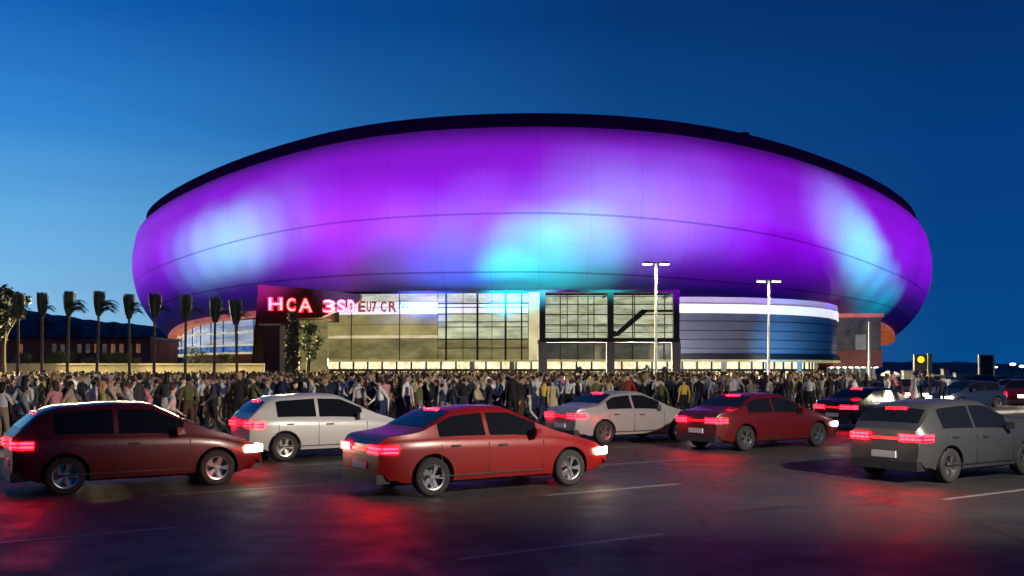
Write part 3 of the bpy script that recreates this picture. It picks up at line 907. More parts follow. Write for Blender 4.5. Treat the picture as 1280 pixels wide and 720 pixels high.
# big dark trees at the far left
for k, (px, Y, top, r_) in enumerate([(4, 86, 354, 2.3), (-24, 82, 350, 2.8), (50, 420, 392, 8.0), (96, 430, 398, 8.0), (140, 440, 403, 8.0)]):
    tree('broadleaf_tree', (wx(px, Y), Y, 0.1), wz(top, Y), r_, ('dark leafy tree rising highest at the far left edge', 'dark tree cut by the left edge of the photo', 'low dark tree on the hillside behind the third palm', 'low dark tree on the hillside behind the fourth palm', 'low dark tree on the hillside before the sixth palm')[k],
         'tree', 'dark trees behind the palms', DARKLEAF, 2200, 0.28, 30 + k)
# lime shrubs beyond the crowd on the left
LIMES = [(75, 106, 436, 2.6, 'yellow green bushy shrub between the third and fourth palms'), (150, 106, 438, 2.6, 'yellow green bushy shrub beside the sixth palm'),
         (26, 105, 440, 2.2, 'yellow green shrub at the foot of the far dark tree'), (245, 104, 432, 2.2, 'sparse pale green shrub in front of the curved glazed wing'),
         (278, 108, 440, 1.6, 'small pale shrub beside the portal in front of the wing'), (112, 105, 447, 1.8, 'low green shrub between the two larger lime shrubs')]
for k, (px, Y, top, r_, lab) in enumerate(LIMES):
    tree('shrub', (wx(px, Y), Y, 0.1), wz(top, Y), r_, lab, 'shrub', 'shrubs behind the plaza wall', M['leaf_lime'], 1100, 0.13, 60 + k)
# tree and cypress before the portal
tree('young_tree', (wx(386, 88), 88, PZ), wz(398, 88), 1.9, 'young leafy tree beside the dark columnar tree before the red portal', 'tree', None, M['leaf'], 1500, 0.16, 81)


def cypress(px, Y, top, r_, z0, lab, seed):
    rnd = random.Random(seed); h = wz(top, Y) - PZ
    root = empty('columnar_tree', (wx(px, Y), Y, PZ), 0, lab, 'tree')
    t = MB(); t.tube([(0, 0, 0), (0, 0, h * 0.9)], [0.13, 0.05], 8); t.build('trunk', M['bark'], root, smooth=50)
    c = MB(); cs = []
    for k in range(14):
        f = k / 13
        rr = r_ * (0.75 + 0.35 * math.sin(f * 2.6)) * (1 if f < 0.9 else 0.8)
        cs.append((rnd.uniform(-.08, .08), rnd.uniform(-.08, .08), z0 + (h - z0 - 0.2) * f, rr, rr, 0.55))
    leaf_cloud(c, cs, 2600, 0.15, rnd); c.build('crown', DARKLEAF, root, fix=False)


cypress(366, 80, 392, 0.75, 1.0, 'dark columnar tree standing in front of the red portal opening', 5)
cypress(808, 62, 462, 0.42, 0.3, 'small dark clipped tree just beside the lamp post before the stair frame', 6)
cypress(831, 63, 463, 0.40, 0.3, 'small dark clipped tree between the lamp post and the last frame column', 7)
cypress(724, 75, 461, 0.4, 0.3, 'small dark clipped tree under the middle of the steel frame', 8)

# ------------------------------------------------------------------ palms with bundled fronds
PALM_TRUNK = MB()
prof = []
for k in range(30):
    z = 5.6 * k / 29; prof += [(0.15 - 0.045 * k / 29, z), (0.13 - 0.045 * k / 29, z + 0.1)]
PALM_TRUNK.lathe([(0.22, -0.02)] + prof, 10)
PALM_TRUNK = PALM_TRUNK.mesh('palm_trunk', M['bark'], 60)


def palm_crown(seed, wisps):
    rnd = random.Random(seed); c = MB()
    H = 1.72
    for k in range(300):
        a = rnd.uniform(0, 2 * PI); r0 = 0.16 * math.sqrt(rnd.random()) + 0.02; r1 = r0 * rnd.uniform(2.0, 2.9) * (0.75 if rnd.random() < .3 else 1)
        z1 = H * rnd.uniform(0.8, 1.0)
        pts = []
        for j in range(5):
            f = j / 4; rr = r0 + (r1 - r0) * f ** 0.8 + 0.05 * math.sin(f * 3)
            pts.append(Vector((rr * math.cos(a), rr * math.sin(a), -0.1 + (z1 + 0.1) * f)))
        side = Vector((-math.sin(a), math.cos(a), 0)).lerp(Vector((rnd.uniform(-1, 1), rnd.uniform(-1, 1), 0)), 0.4) * 0.028
        vs = []
        for j, p in enumerate(pts):
            w_ = 0.5 + 0.8 * math.sin(min(1, j / 4 + 0.2) * PI * 0.8)
            vs += [p - side * w_, p + side * w_]
        c.add(vs, [(2 * j, 2 * j + 1, 2 * j + 3, 2 * j + 2) for j in range(4)])
    for k in range(wisps):
        a = rnd.gauss(0.0, 0.5); L = rnd.uniform(0.7, 1.35); z0 = rnd.uniform(0.1, 0.9)
        pts = [Vector((0.15 * math.cos(a), 0.15 * math.sin(a), z0))]
        for j in range(1, 7):
            f = j / 6; pts.append(Vector(((0.15 + L * f) * math.cos(a), (0.15 + L * f) * math.sin(a), z0 + 0.45 * math.sin(f * 2.2) - 0.35 * f * f)))
        c.tube(pts, [0.014] * 6 + [0.004], 4)
        for j in range(1, 7):
            for q in range(4):
                p = pts[j - 1].lerp(pts[j], q / 4)
                for sg in (-1, 1):
                    e_ = p + Vector((-math.sin(a) * sg * 0.22 + 0.08 * math.cos(a), math.cos(a) * sg * 0.22 + 0.08 * math.sin(a), -0.10 - 0.06 * rnd.random()))
                    w_ = Vector((0.015, 0.015, 0.0)); c.add([p - w_, p + w_, e_], [(0, 1, 2)])
    return c.mesh('palm_crown', M['frond'], None, fix=False)


PALMS = [(22, 366, 0), (52, 365, 0), (83, 363, 1), (120, 363, 1), (162, 367, 2), (192, 366, 0), (231, 368, 0), (267, 371, 0), (297, 374, 0)]
PCROWN = [palm_crown(1, 4), palm_crown(2, 16), palm_crown(3, 8)]
ORD = ('first', 'second', 'third', 'fourth', 'fifth', 'sixth', 'seventh', 'eighth', 'ninth')
AGAINST = ('before the far dark trees', 'in open sky beside the far trees', 'with loose fronds hanging to one side', 'with loose fronds, in the open sky', 'nearest the purple bowl on its sky side',
           'before the purple bowl edge', 'before the bowl above the glazed wing', 'before the glazed wing', 'beside the red portal')
rnd_p = random.Random(3)
HSET = [wz(t_, 60) for _, t_, _ in PALMS]
for k, (px, top, ci) in enumerate(PALMS):
    Y = 60.0
    root = empty('palm_tree', (wx(px, Y), Y, PZ), 0, '%s palm of the row, bundled fronds, %s' % (ORD[k], AGAINST[k]), 'palm tree', 'row of newly planted palms with bundled fronds')
    h = HSET[k] - PZ
    t = bpy.data.objects.new('trunk', PALM_TRUNK); COL.objects.link(t); t.parent = root; t.scale = (0.75, 0.75, (h - 1.35) / 5.6)
    root.rotation_euler = (R(rnd_p.uniform(-1.2, 1.2)), R(rnd_p.uniform(-1.5, 1.5)), 0)
    c = bpy.data.objects.new('crown', PCROWN[ci]); COL.objects.link(c); c.parent = root; c.location = (0, 0, h - 1.5); c.scale = (0.82 * rnd_p.uniform(.9, 1.1), 0.82, 0.87); c.rotation_euler = (0, 0, (k * 0.3) % 0.6 - 0.3)

# ------------------------------------------------------------------ low building, walls and rails at the left
yb = 170.0
lb = empty('low_building', (wx(95, yb), yb, 0), 0, 'long low red brown building with lit windows behind the palms', 'building')
def lbpart(b_, n_, m): o = b_.build(n_, m); o.parent = lb; o.matrix_parent_inverse = Matrix.Translation((-wx(95, yb), -yb, 0)); return o
b = MB(); b.box(wx(-60, yb), wx(188, yb), yb, yb + 14, 0, wz(424, yb)); lbpart(b, 'wall', mat('brown_red_wall', (0.16, 0.05, 0.045), 0.8, ns=0.4, na=0.4))
b = MB(); b.box(wx(-62, yb), wx(190, yb), yb - 0.6, yb + 15, wz(424, yb), wz(421, yb)); lbpart(b, 'roof', M['steel'])
WARM = mat('warm_lit_window', (0.3, 0.2, 0.1), 0.3, em=(1, 0.40, 0.22), es=0.16, ns=0.4, na=0.6)
rnd = random.Random(4)
for k in range(22):
    px = -50 + k * 10.5
    if rnd.random() < 0.25: continue
    b = MB(); b.box(wx(px, yb), wx(px + 5, yb), yb - 0.08, yb + 0.1, wz(441, yb), wz(430, yb)); lbpart(b, 'window', WARM if rnd.random() < 0.6 else M['dark_glass'])
b = MB(); Y = 100.0
b.box(wx(-60, Y), wx(330, Y), Y, Y + 0.35, PZ, wz(456, Y)); b.box(wx(-60, Y), wx(330, Y), Y - 0.08, Y + 0.43, wz(456, Y), wz(454.3, Y))
tag(b.build('plaza_wall', M['beige']), 'low beige plaza wall running behind the crowd and palms', 'wall')
# barrier rail in front of the doors
rl = empty('barrier_rail', (wx(640, 92), 92, PZ), 0, 'long dark rail on posts between the crowd and the lit doors', 'rail')
b = MB(); b.box(wx(405, 92) - wx(640, 92), wx(1030, 92) - wx(640, 92), -0.06, 0.06, 1.32, 1.5); b.build('top_rail', M['steel'], rl)
for k in range(15):
    x = wx(405 + 44.5 * k, 92) - wx(640, 92); b = MB(); b.box(x - 0.05, x + 0.05, -0.04, 0.04, 0, 1.32); b.build('post', M['steel'], rl)

# ------------------------------------------------------------------ lamp posts
def lamp_post(px, top, Y, label, POW=16000):
    h = wz(top, Y) - PZ
    root = empty('street_lamp', (wx(px, Y), Y, PZ), 0, label, 'street lamp', 'tall twin headed plaza lamps')
    b_ = MB(); b_.lathe([(0.24, 0), (0.24, 0.7), (0.12, 0.75), (0.10, 1.2), (0.065, h)], 12); b_.build('pole', M['galv'], root, smooth=40)
    b_ = MB(); b_.tube([(-0.75, 0, h - 0.05), (0.75, 0, h - 0.05)], 0.045, 8); b_.build('arm', M['galv'], root)
    for sg in (-1, 1):
        b_ = MB(); b_.hexa([(sg * 0.55 - .33, -.17, h - .10), (sg * 0.55 + .33, -.17, h - .10), (sg * 0.55 + .33, .17, h - .10), (sg * 0.55 - .33, .17, h - .10),
                            (sg * 0.55 - .25, -.10, h + .05), (sg * 0.55 + .25, -.10, h + .05), (sg * 0.55 + .25, .10, h + .05), (sg * 0.55 - .25, .10, h + .05)])
        hd = b_.build('lamp_head', M['galv'], root)
        b_ = MB(); b_.box(sg * 0.55 - .27, sg * 0.55 + .27, -.13, .13, h - .15, h - .104); b_.build('lens', M['lamp'], hd)
    light('SPOT', (wx(px, Y), Y - 0.1, PZ + h - 0.4), (wx(px, Y), Y - 0.1, 0), (1, 0.87, 0.66), POW, spot_size=R(150), spot_blend=0.5, shadow_soft_size=0.35)
lamp_post(820, 328, 62, 'tall twin headed lamp post rising through the steel stair frame')
lamp_post(961, 350, 70, 'tall twin headed lamp post in front of the blue grey drum')
lamp_post(-300, 255, 34, 'added unseen twin headed lamp post lighting the crowd from beyond the palms', 16000)  # outside the view, added to light the crowd
lamp_post(1650, 215, 36, 'added unseen twin headed lamp post lighting the crowd from beyond the bend', 12000)  # another unseen post, added as crowd light
# slim plain pole before the annex
b = MB(); b.lathe([(0.14, 0), (0.12, 3), (0.09, wz(402, 75) - PZ)], 10)
o = tag(b.build('flag_pole', M['galv'], smooth=40), 'plain slim grey pole standing before the red brown annex', 'pole'); o.location = (wx(1087, 75), 75, PZ)

# ------------------------------------------------------------------ right hand street furniture
Y = 70.0
ts = empty('traffic_signal', (wx(1153, Y), Y, PZ), R(-4), 'dark traffic signal box showing an amber light', 'traffic signal')
b = MB(); b.box(-0.62, 0.30, -0.12, 0.12, 2.0 - PZ, wz(443, Y) - PZ); b.box(0.36, 0.66, -0.1, 0.1, 1.0, wz(442, Y) - PZ); b.build('housing', M['steel'], ts)
b = MB(); b.tube([(-0.15, 0, 0), (-0.15, 0, 2.0)], 0.07, 8); b.build('pole', M['steel'], ts); b = MB(); b.tube([(0.5, 0, 0), (0.5, 0, 1.0)], 0.07, 8); b.build('pole', M['steel'], ts)
b = MB(); b.lathe([(0.0, -0.15), (0.23, -0.15), (0.26, -0.12), (0.28, -0.12), (0.28, -0.3), (0.3, -0.3), (0.3, -0.11)], 20, 'y', (-0.16, 0, wz(449.5, Y) - PZ)); b.build('visor', M['steel'], ts)
b = MB(); b.lathe([(0.0, -0.19), (0.15, -0.18), (0.235, -0.155)], 20, 'y', (-0.16, 0, wz(449.5, Y) - PZ)); b.build('lamp_lens', mat('amber_lens', (1, 0.4, 0), 0.3, em=(1, 0.33, 0.01), es=4), ts)
Y = 84.0
bb = empty('billboard', (wx(1233, Y), Y, 0), 0, 'blank dark display board in a pale frame on two legs', 'billboard')
zt, zb_ = wz(443, Y), wz(471, Y)
b = MB(); b.box(-0.55, 0.55, -0.05, 0.05, zb_, zt - 0.12); b.build('panel', mat('black_display', (0.01, 0.01, 0.01), 0.3, ns=2), bb)
b = MB(); b.box(-0.70, -0.55, -0.09, 0.09, zb_, zt); b.box(0.55, 0.70, -0.09, 0.09, zb_, zt); b.box(-0.55, 0.55, -0.09, 0.09, zt - 0.12, zt); b.build('frame', mat('pale_frame', (0.5, 0.48, 0.45), 0.5, ns=3), bb)
for sx_ in (-0.62, 0.62): b = MB(); b.box(sx_ - 0.05, sx_ + 0.05, -0.05, 0.05, 0, zb_); b.build('leg', M['galv'], bb)
b = MB(); pts = [rd(q, 30.5 + 0.0 * q) for q in (62, 140)]
Yb = 100
b.box(wx(1186, Yb), wx(1330, Yb), Yb, Yb + 0.4, 0.05, wz(478, Yb)); b.box(wx(1186, Yb), wx(1330, Yb), Yb - 0.1, Yb + 0.5, wz(479.3, Yb), wz(477.2, Yb))
tag(b.build('concrete_barrier', M['concrete']), 'long grey concrete barrier below the dark display board', 'barrier')
for k, (px, py, Y, lab) in enumerate([(1266, 455.5, 190, 'distant street lamp glowing white, nearer the billboard'), (1277.5, 458, 200, 'distant street lamp glowing white at the photo edge'), (1245, 459, 330, 'tiny far street lamp just beyond the billboard')]):
    r_ = empty('street_lamp', (wx(px, Y), Y, 0), 0, lab, 'street lamp', 'distant street lamps'); h = wz(py, Y)
    b = MB(); b.tube([(0, 0, 0), (0, 0, h)], [0.12, 0.08], 8); b.build('pole', M['steel'], r_)
    b = MB(); b.lathe([(0, -0.25), (0.4, -0.2), (0.62, 0), (0.4, 0.25), (0, 0.3)], 14, 'z', (0, 0, h)); b.build('lamp_head', mat('far_lamp', (1, 1, 1), 0.3, em=(1, 0.95, 0.85), es=3), r_, smooth=60)
# small pale cabinets, planters
for k, (px, Y, w_, z0, z1, lab) in enumerate([(1135, 74, 0.42, PZ, 463, 'pale cream utility cabinet beside the traffic signal'), (1181, 80, 0.22, PZ, 461, 'slim white utility post between signal and billboard'), (1197, 82, 0.25, PZ, 466, 'short pale utility post nearer the billboard')]):
    r_ = empty('utility_cabinet', (wx(px, Y), Y, 0), 0, lab, 'cabinet', 'pale street cabinets'); zt = wz(z1, Y)
    b = MB(); b.box(-w_, w_, -0.25, 0.25, z0, zt - 0.1); b.build('body', mat('cream_cabinet', (0.42, 0.40, 0.30), 0.6, ns=3), r_)
    b = MB(); b.box(-w_ - 0.04, w_ + 0.04, -0.29, 0.29, zt - 0.1, zt); b.build('lid', M['concrete'], r_)
# flower bed
rnd = random.Random(9); b = MB()
for k in range(5200):
    px = rnd.uniform(1040, 1190); Y = rnd.uniform(66, 80) if px < 1150 else rnd.uniform(70, 88)
    x = wx(px, Y); h = rnd.uniform(0.15, 0.55); p = Vector((x, Y, PZ + h))
    d1 = Vector((rnd.gauss(0, .1), rnd.gauss(0, .1), rnd.gauss(0.02, .05))); d2 = Vector((rnd.gauss(0, .07), rnd.gauss(0, .07), rnd.gauss(0, .05)))
    b.add([p - d1, p + d2, p + d1, p - d2], [(0, 1, 2, 3)], 0 if rnd.random() < 0.8 else 1)
tag(b.build('ground_cover', [M['leaf_lime'], mat('pale_flower', (0.7, 0.65, 0.45), 0.6)], fix=False), 'flowering ground cover bed beside the annex', None, None, 'stuff')
# two white shade umbrellas by the annex entrance
for k, (px, lab) in enumerate([(1110, 'white shade umbrella nearest the annex wall'), (1119, 'white shade umbrella nearest the cream cabinet')]):
    Y = 72.0; r_ = empty('shade_umbrella', (wx(px, Y), Y, PZ), 0, lab, 'umbrella', 'white shade umbrellas'); h = wz(463 + k, Y) - PZ
    b = MB(); b.tube([(0, 0, 0), (0, 0, h)], 0.03, 8); b.build('pole', M['galv'], r_)
    b = MB()
    n_ = 8
    vs = [(0, 0, h)] + [(0.55 * math.cos(2 * PI * i / n_), 0.55 * math.sin(2 * PI * i / n_), h - 0.28) for i in range(n_)] + [(0.55 * math.cos(2 * PI * i / n_), 0.55 * math.sin(2 * PI * i / n_), h - 0.42) for i in range(n_)]
    fs = [(0, 1 + i, 1 + (i + 1) % n_) for i in range(n_)] + [(1 + i, 9 + i, 9 + (i + 1) % n_, 1 + (i + 1) % n_) for i in range(n_)]
    b.add(vs, fs); b.build('canopy', mat('white_canvas', (0.6, 0.6, 0.56), 0.8), r_)
# warm light spilling from the entrance, then added plaza lights without fittings
for px in (420, 520, 620, 720, 820, 920, 1000):
    Y = 128 if px < 940 else 134
    light('AREA', (wx(px, Y), Y, 3.1), (wx(px, Y) * 0.97, 85, 0.5), (1, 0.82, 0.48), 6000, shape='RECTANGLE', size=9, size_y=0.8)
for px in (30, 130, 230, 320):  # added lights with no fitting, warming the left crowd from behind
    light('AREA', (wx(px, 98), 98, 6.5), (wx(px, 70), 70, 0.5), (1, 0.80, 0.35), 15000, shape='RECTANGLE', size=8, size_y=0.5)
# added lamps out of view on the near roadside, lighting the crowd's front
for q in (-16, 14, 44):
    P = rd(q, -4.5); h = 9.0
    r_ = empty('street_lamp', P, ROADROT, {-16: 'added unseen crowd light on a pole behind the camera at the palms end', 14: 'added unseen crowd light on a pole just behind the camera', 44: 'added unseen crowd light on a pole on the near roadside towards the bend'}[q], 'street lamp', 'added unseen crowd lights on the near side')
    b = MB(); b.tube([(0, 0, 0), (0, 0, h - 1), (0, 0.4, h - 0.2), (0, 1.8, h)], [0.11, 0.07, 0.06, 0.05], 10); b.build('pole', M['galv'], r_, smooth=50)
    b = MB(); b.hexa([(-.14, 1.6, h - .08), (.14, 1.6, h - .08), (.14, 2.3, h - .06), (-.14, 2.3, h - .06), (-.10, 1.6, h + .05), (.10, 1.6, h + .05), (.10, 2.3, h + .03), (-.10, 2.3, h + .03)]); b.build('lamp_head', M['galv'], r_)
    L0 = P + N * 2.0 + Vector((0, 0, h - .2))
    light('SPOT', L0, L0 + N * 27 + Vector((0, 0, -9)), (1, 0.88, 0.72), 36000, spot_size=R(64), spot_blend=1.0, shadow_soft_size=0.2)
# ---- END OF SETTING

# ------------------------------------------------------------------ people
def attr_mat(name, attr, rough, kind, noise=0.0):
    m, nt_, b_ = new_mat(name)
    a = nt_.nodes.new('ShaderNodeAttribute'); a.attribute_name = attr; a.attribute_type = kind
    nt_.links.new(a.outputs['Color'], b_.inputs['Base Color'])
    b_.inputs['Roughness'].default_value = rough; b_.inputs['Specular IOR Level'].default_value = 0.3
    return m


SKIN = attr_mat('skin', 'skin_colour', 0.5, 'OBJECT'); TOP = attr_mat('clothing_top', 'top_colour', 0.85, 'OBJECT')
PANTS = attr_mat('clothing_trousers', 'trouser_colour', 0.85, 'OBJECT'); HAIR = attr_mat('hair', 'hair_colour', 0.6, 'OBJECT')
SHOE = mat('shoe', (0.03, 0.03, 0.03), 0.6)
PMATS = [SKIN, TOP, PANTS, HAIR, SHOE]


def person_mesh(seed, pose, hair='short', skirt=False, fingers=False, sleeves=True, broad=1.0):
    """pose: dict of joint targets; the body faces +y"""
    rnd = random.Random(seed)
    V = []; E = []; RAD = []; SEG = []          # SEG: (a, b, material)
    def vert(p, r): V.append(Vector(p)); RAD.append(r if isinstance(r, tuple) else (r, r)); return len(V) - 1
    def bone(a, c, m): E.append((a, c)); SEG.append((a, c, m)); return c
    lean = pose.get('lean', 0.0)
    def L(p): p = Vector(p); p.y += lean * max(0, p.z - 0.9); return p
    w = broad
    pel = vert(L((0, 0, 0.94)), (0.145 * w, 0.105)); wst = bone(pel, vert(L((0, 0.005, 1.10)), (0.128 * w, 0.098)), 2 if not skirt else 1)
    chs = bone(wst, vert(L((0, 0.0, 1.28)), (0.158 * w, 0.112)), 1)
    shl = bone(chs, vert(L((0, -0.01, 1.40)), (0.12 * w, 0.085)), 1); nk = bone(shl, vert(L((0, 0.0, 1.475)), 0.056), 1)
    tilt = pose.get('tilt', 0.0)
    nk2 = bone(nk, vert(L((0, 0.008, 1.525)), 0.052), 0); hd = bone(nk2, vert(L((0, 0.018 + tilt * 0.05, 1.585)), (0.070, 0.082)), 0)
    hd2 = bone(hd, vert(L((0, 0.014 + tilt * 0.09, 1.655)), (0.076, 0.094)), 0); hd3 = bone(hd2, vert(L((0, 0.002 + tilt * 0.1, 1.705)), (0.055, 0.065)), 0)
    hands = []
    for s_, (el_, ha) in ((-1, pose['arm_l']), (1, pose['arm_r'])):
        sh = bone(shl, vert(L((s_ * 0.175 * w, -0.01, 1.385)), 0.062), 1)
        e_ = L((s_ * el_[0], el_[1], el_[2])); h_ = L((s_ * ha[0], ha[1], ha[2]))
        m1 = bone(sh, vert(L((s_ * 0.175 * w, -0.01, 1.385)).lerp(e_, 0.5), 0.05), 1)
        eb = bone(m1, vert(e_, 0.041), 1); mid = bone(eb, vert(e_.lerp(h_, 0.45), 0.036), 1 if sleeves else 0)
        wr = bone(mid, vert(h_, 0.025), 1 if sleeves else 0)
        dd_ = (h_ - e_).normalized()
        pm = bone(wr, vert(h_ + dd_ * 0.06, (0.036, 0.02)), 0)
        if not fingers: bone(pm, vert(h_ + dd_ * 0.14, 0.014), 0)
        hands.append((h_ + dd_ * 0.05, dd_, s_))
    feet = []
    for s_, (kn, an) in ((-1, pose['leg_l']), (1, pose['leg_r'])):
        hp = bone(pel, vert((s_ * 0.088, 0, 0.86), 0.088), 2)
        k_ = Vector((s_ * kn[0], kn[1], kn[2])); a_ = Vector((s_ * an[0], an[1], an[2]))
        m1 = bone(hp, vert(Vector((s_ * 0.088, 0, 0.86)).lerp(k_, 0.5), 0.074), 2)
        kk = bone(m1, vert(k_, 0.056), 2); cf = bone(kk, vert(k_.lerp(a_, 0.4) + Vector((0, -0.012, 0)), 0.054), 2)
        ak = bone(cf, vert(a_, 0.04), 2); heel = bone(ak, vert(a_ + Vector((0, -0.01, -0.045)), 0.038), 4)
        bl = bone(heel, vert(a_ + Vector((s_ * 0.01, 0.11, -0.055)), (0.042, 0.028)), 4); bone(bl, vert(a_ + Vector((s_ * 0.012, 0.17, -0.06)), (0.032, 0.022)), 4)
    me_ = bpy.data.meshes.new('p'); me_.from_pydata([tuple(v) for v in V], E, []); o = bpy.data.objects.new('p', me_); COL.objects.link(o)
    sk = o.modifiers.new('s', 'SKIN'); sk.use_smooth_shade = True
    for i, r_ in enumerate(RAD): me_.skin_vertices[0].data[i].radius = r_; me_.skin_vertices[0].data[i].use_root = (i == 0)
    ss = o.modifiers.new('u', 'SUBSURF'); ss.levels = 1; ss.render_levels = 1
    bpy.context.view_layer.update()
    res = bpy.data.meshes.new_from_object(o.evaluated_get(bpy.context.evaluated_depsgraph_get()))
    bpy.data.objects.remove(o)
    res.materials.clear()
    for m_ in PMATS: res.materials.append(m_)
    hc = V[hd2]
    for p in res.polygons:
        c = p.center; best = None
        for a, c2, m_ in SEG:
            A, B = V[a], V[c2]; d_ = B - A; t_ = max(0, min(1, (c - A).dot(d_) / d_.length_squared)); q = (c - A - d_ * t_).length - 0.5 * (RAD[a][0] + RAD[c2][0])
            if best is None or q < best[0]: best = (q, m_)
        m_ = best[1]
        if m_ == 0 and c.z > hc.z - 0.12 and abs(c.x) < 0.12:
            if c.z > hc.z + 0.035 or c.y - hc.y < -0.005 + (0.02 if c.z > hc.z else 0): m_ = 3
            if c.z < hc.z - 0.06 and hair != 'long' : m_ = 0
        p.material_index = m_
    b_ = MB()
    # face: nose, brow shadowed eyes, mouth, ears
    f = hc + Vector((0, 0.085, -0.035))
    b_.add([f + Vector((-.012, -.004, -.03)), f + Vector((.012, -.004, -.03)), f + Vector((0, .026, -.024)), f + Vector((0, -.002, .018))], [(0, 1, 2), (0, 2, 3), (1, 3, 2)], 0)
    for s_ in (-1, 1):
        e_ = f + Vector((s_ * .03, -.006, .012)); b_.add([e_ + Vector((-.012, 0, 0)), e_ + Vector((0, .006, -.006)), e_ + Vector((.012, 0, 0)), e_ + Vector((0, .006, .007))], [(0, 1, 2, 3)], 4)
        e_ = hc + Vector((s_ * .078, 0.0, -.03)); b_.tube([e_ + Vector((0, 0, -.03)), e_ + Vector((s_ * .012, -.006, 0)), e_ + Vector((0, 0, .03))], [.008, .014, .009], 6, 0)
    e_ = f + Vector((0, -.002, -.052)); b_.add([e_ + Vector((-.022, -.004, 0)), e_ + Vector((0, .006, -.007)), e_ + Vector((.022, -.004, 0)), e_ + Vector((0, .006, .004))], [(0, 1, 2, 3)], 4)
    # hair volume
    def blob(c, rx, ry, rz, mi, n_=10, k_=6, zmin=-1.0):
        vs_ = []
        for i in range(k_ + 1):
            th = -PI / 2 + PI * i / k_
            for j in range(n_):
                ph_ = 2 * PI * j / n_; vs_.append((c[0] + rx * math.cos(th) * math.cos(ph_), c[1] + ry * math.cos(th) * math.sin(ph_), c[2] + rz * max(zmin, math.sin(th))))
        fs_ = [(i * n_ + j, i * n_ + (j + 1) % n_, (i + 1) * n_ + (j + 1) % n_, (i + 1) * n_ + j) for i in range(k_) for j in range(n_)]
        b_.add(vs_, fs_, mi)
    blob(hc + Vector((0, -0.018, 0.018)), 0.083, 0.093, 0.085, 3)
    if hair == 'long': blob(hc + Vector((0, -0.06, -0.12)), 0.085, 0.055, 0.17, 3)
    if hair == 'bun': blob(hc + Vector((0, -0.10, 0.05)), 0.045, 0.04, 0.045, 3)
    if hair == 'cap':
        blob(hc + Vector((0, -0.008, 0.035)), 0.09, 0.10, 0.07, 3); b_.hexa([hc + Vector(v_) for v_ in ((-.06, .07, .035), (.06, .07, .035), (.05, .16, .028), (-.05, .16, .028), (-.06, .07, .047), (.06, .07, .047), (.05, .16, .038), (-.05, .16, .038))], 3)
    if skirt:
        pr = [(0.135, 1.0), (0.17, 0.9), (0.20, 0.75), (0.235, 0.56), (0.25, 0.46)]
        n0 = len(b_.v); b_.lathe(pr, 14, 'z', (0, 0, 0), 1)
        for i in range(n0, len(b_.v)):
            v_ = b_.v[i]; b_.v[i] = (v_[0], v_[1] * 0.8, v_[2])
    if fingers:
        for h_, dd_, s_ in hands:
            side = dd_.cross(Vector((0, 1, 0))).normalized() if abs(dd_.y) < 0.9 else Vector((1, 0, 0))
            nrm = side.cross(dd_)
            for k_, (o_, ln) in enumerate(((-.028, .062), (-.010, .075), (.009, .070), (.026, .055))):
                b0 = h_ + side * o_ + dd_ * 0.02; p1 = b0 + dd_ * ln * 0.55; p2 = p1 + (dd_ + nrm * 0.5).normalized() * ln * 0.45 ; p3 = p2 + (dd_ * 0.6 + nrm * 0.8).normalized() * ln * 0.3
                b_.tube([b0, p1, p2, p3], [.0095, .009, .008, .006], 6, 0)
            t0 = h_ - side * 0.025 * (1); b_.tube([t0, t0 - side * 0.025 + dd_ * 0.025, t0 - side * 0.03 + dd_ * 0.055], [.012, .010, .007], 6, 0)
    # merge the extra surfaces into the body mesh
    bm = bmesh.new(); bm.from_mesh(res)
    off = len(bm.verts)
    nv = [bm.verts.new(v_) for v_ in b_.v]
    for f_, mi in zip(b_.f, b_.m):
        try:
            q = bm.faces.new([nv[i] for i in f_]); q.material_index = mi; q.smooth = True
        except ValueError: pass
    bmesh.ops.recalc_face_normals(bm, faces=bm.faces)
    for f_ in bm.faces: f_.smooth = True
    bm.to_mesh(res); bm.free()
    zmin = min(v_.co.z for v_ in res.vertices)
    for v_ in res.vertices: v_.co.z -= zmin
    res.name = 'person'
    return res


A_DOWN = ((0.225, -0.03, 1.11), (0.235, 0.05, 0.86)); A_HIP = ((0.30, -0.06, 1.14), (0.17, 0.07, 1.0)); A_PHONE = ((0.22, 0.10, 1.14), (0.12, 0.30, 1.30))
A_UP = ((0.30, 0.10, 1.50), (0.22, 0.16, 1.76)); A_FWD = ((0.23, 0.10, 1.13), (0.21, 0.28, 1.00)); A_BACK = ((0.23, -0.16, 1.13), (0.22, -0.15, 0.87)); A_FOLD = ((0.24, 0.06, 1.14), (0.03, 0.19, 1.13))
LS = ((0.10, 0.01, 0.48), (0.105, -0.01, 0.085)); LF = ((0.095, 0.18, 0.50), (0.09, 0.32, 0.10)); LB = ((0.095, -0.05, 0.47), (0.09, -0.33, 0.15)); LW = ((0.13, 0.02, 0.48), (0.17, 0.0, 0.085))
def PO(al, ar, ll, lr, **k): d_ = dict(arm_l=al, arm_r=ar, leg_l=ll, leg_r=lr); d_.update(k); return d_
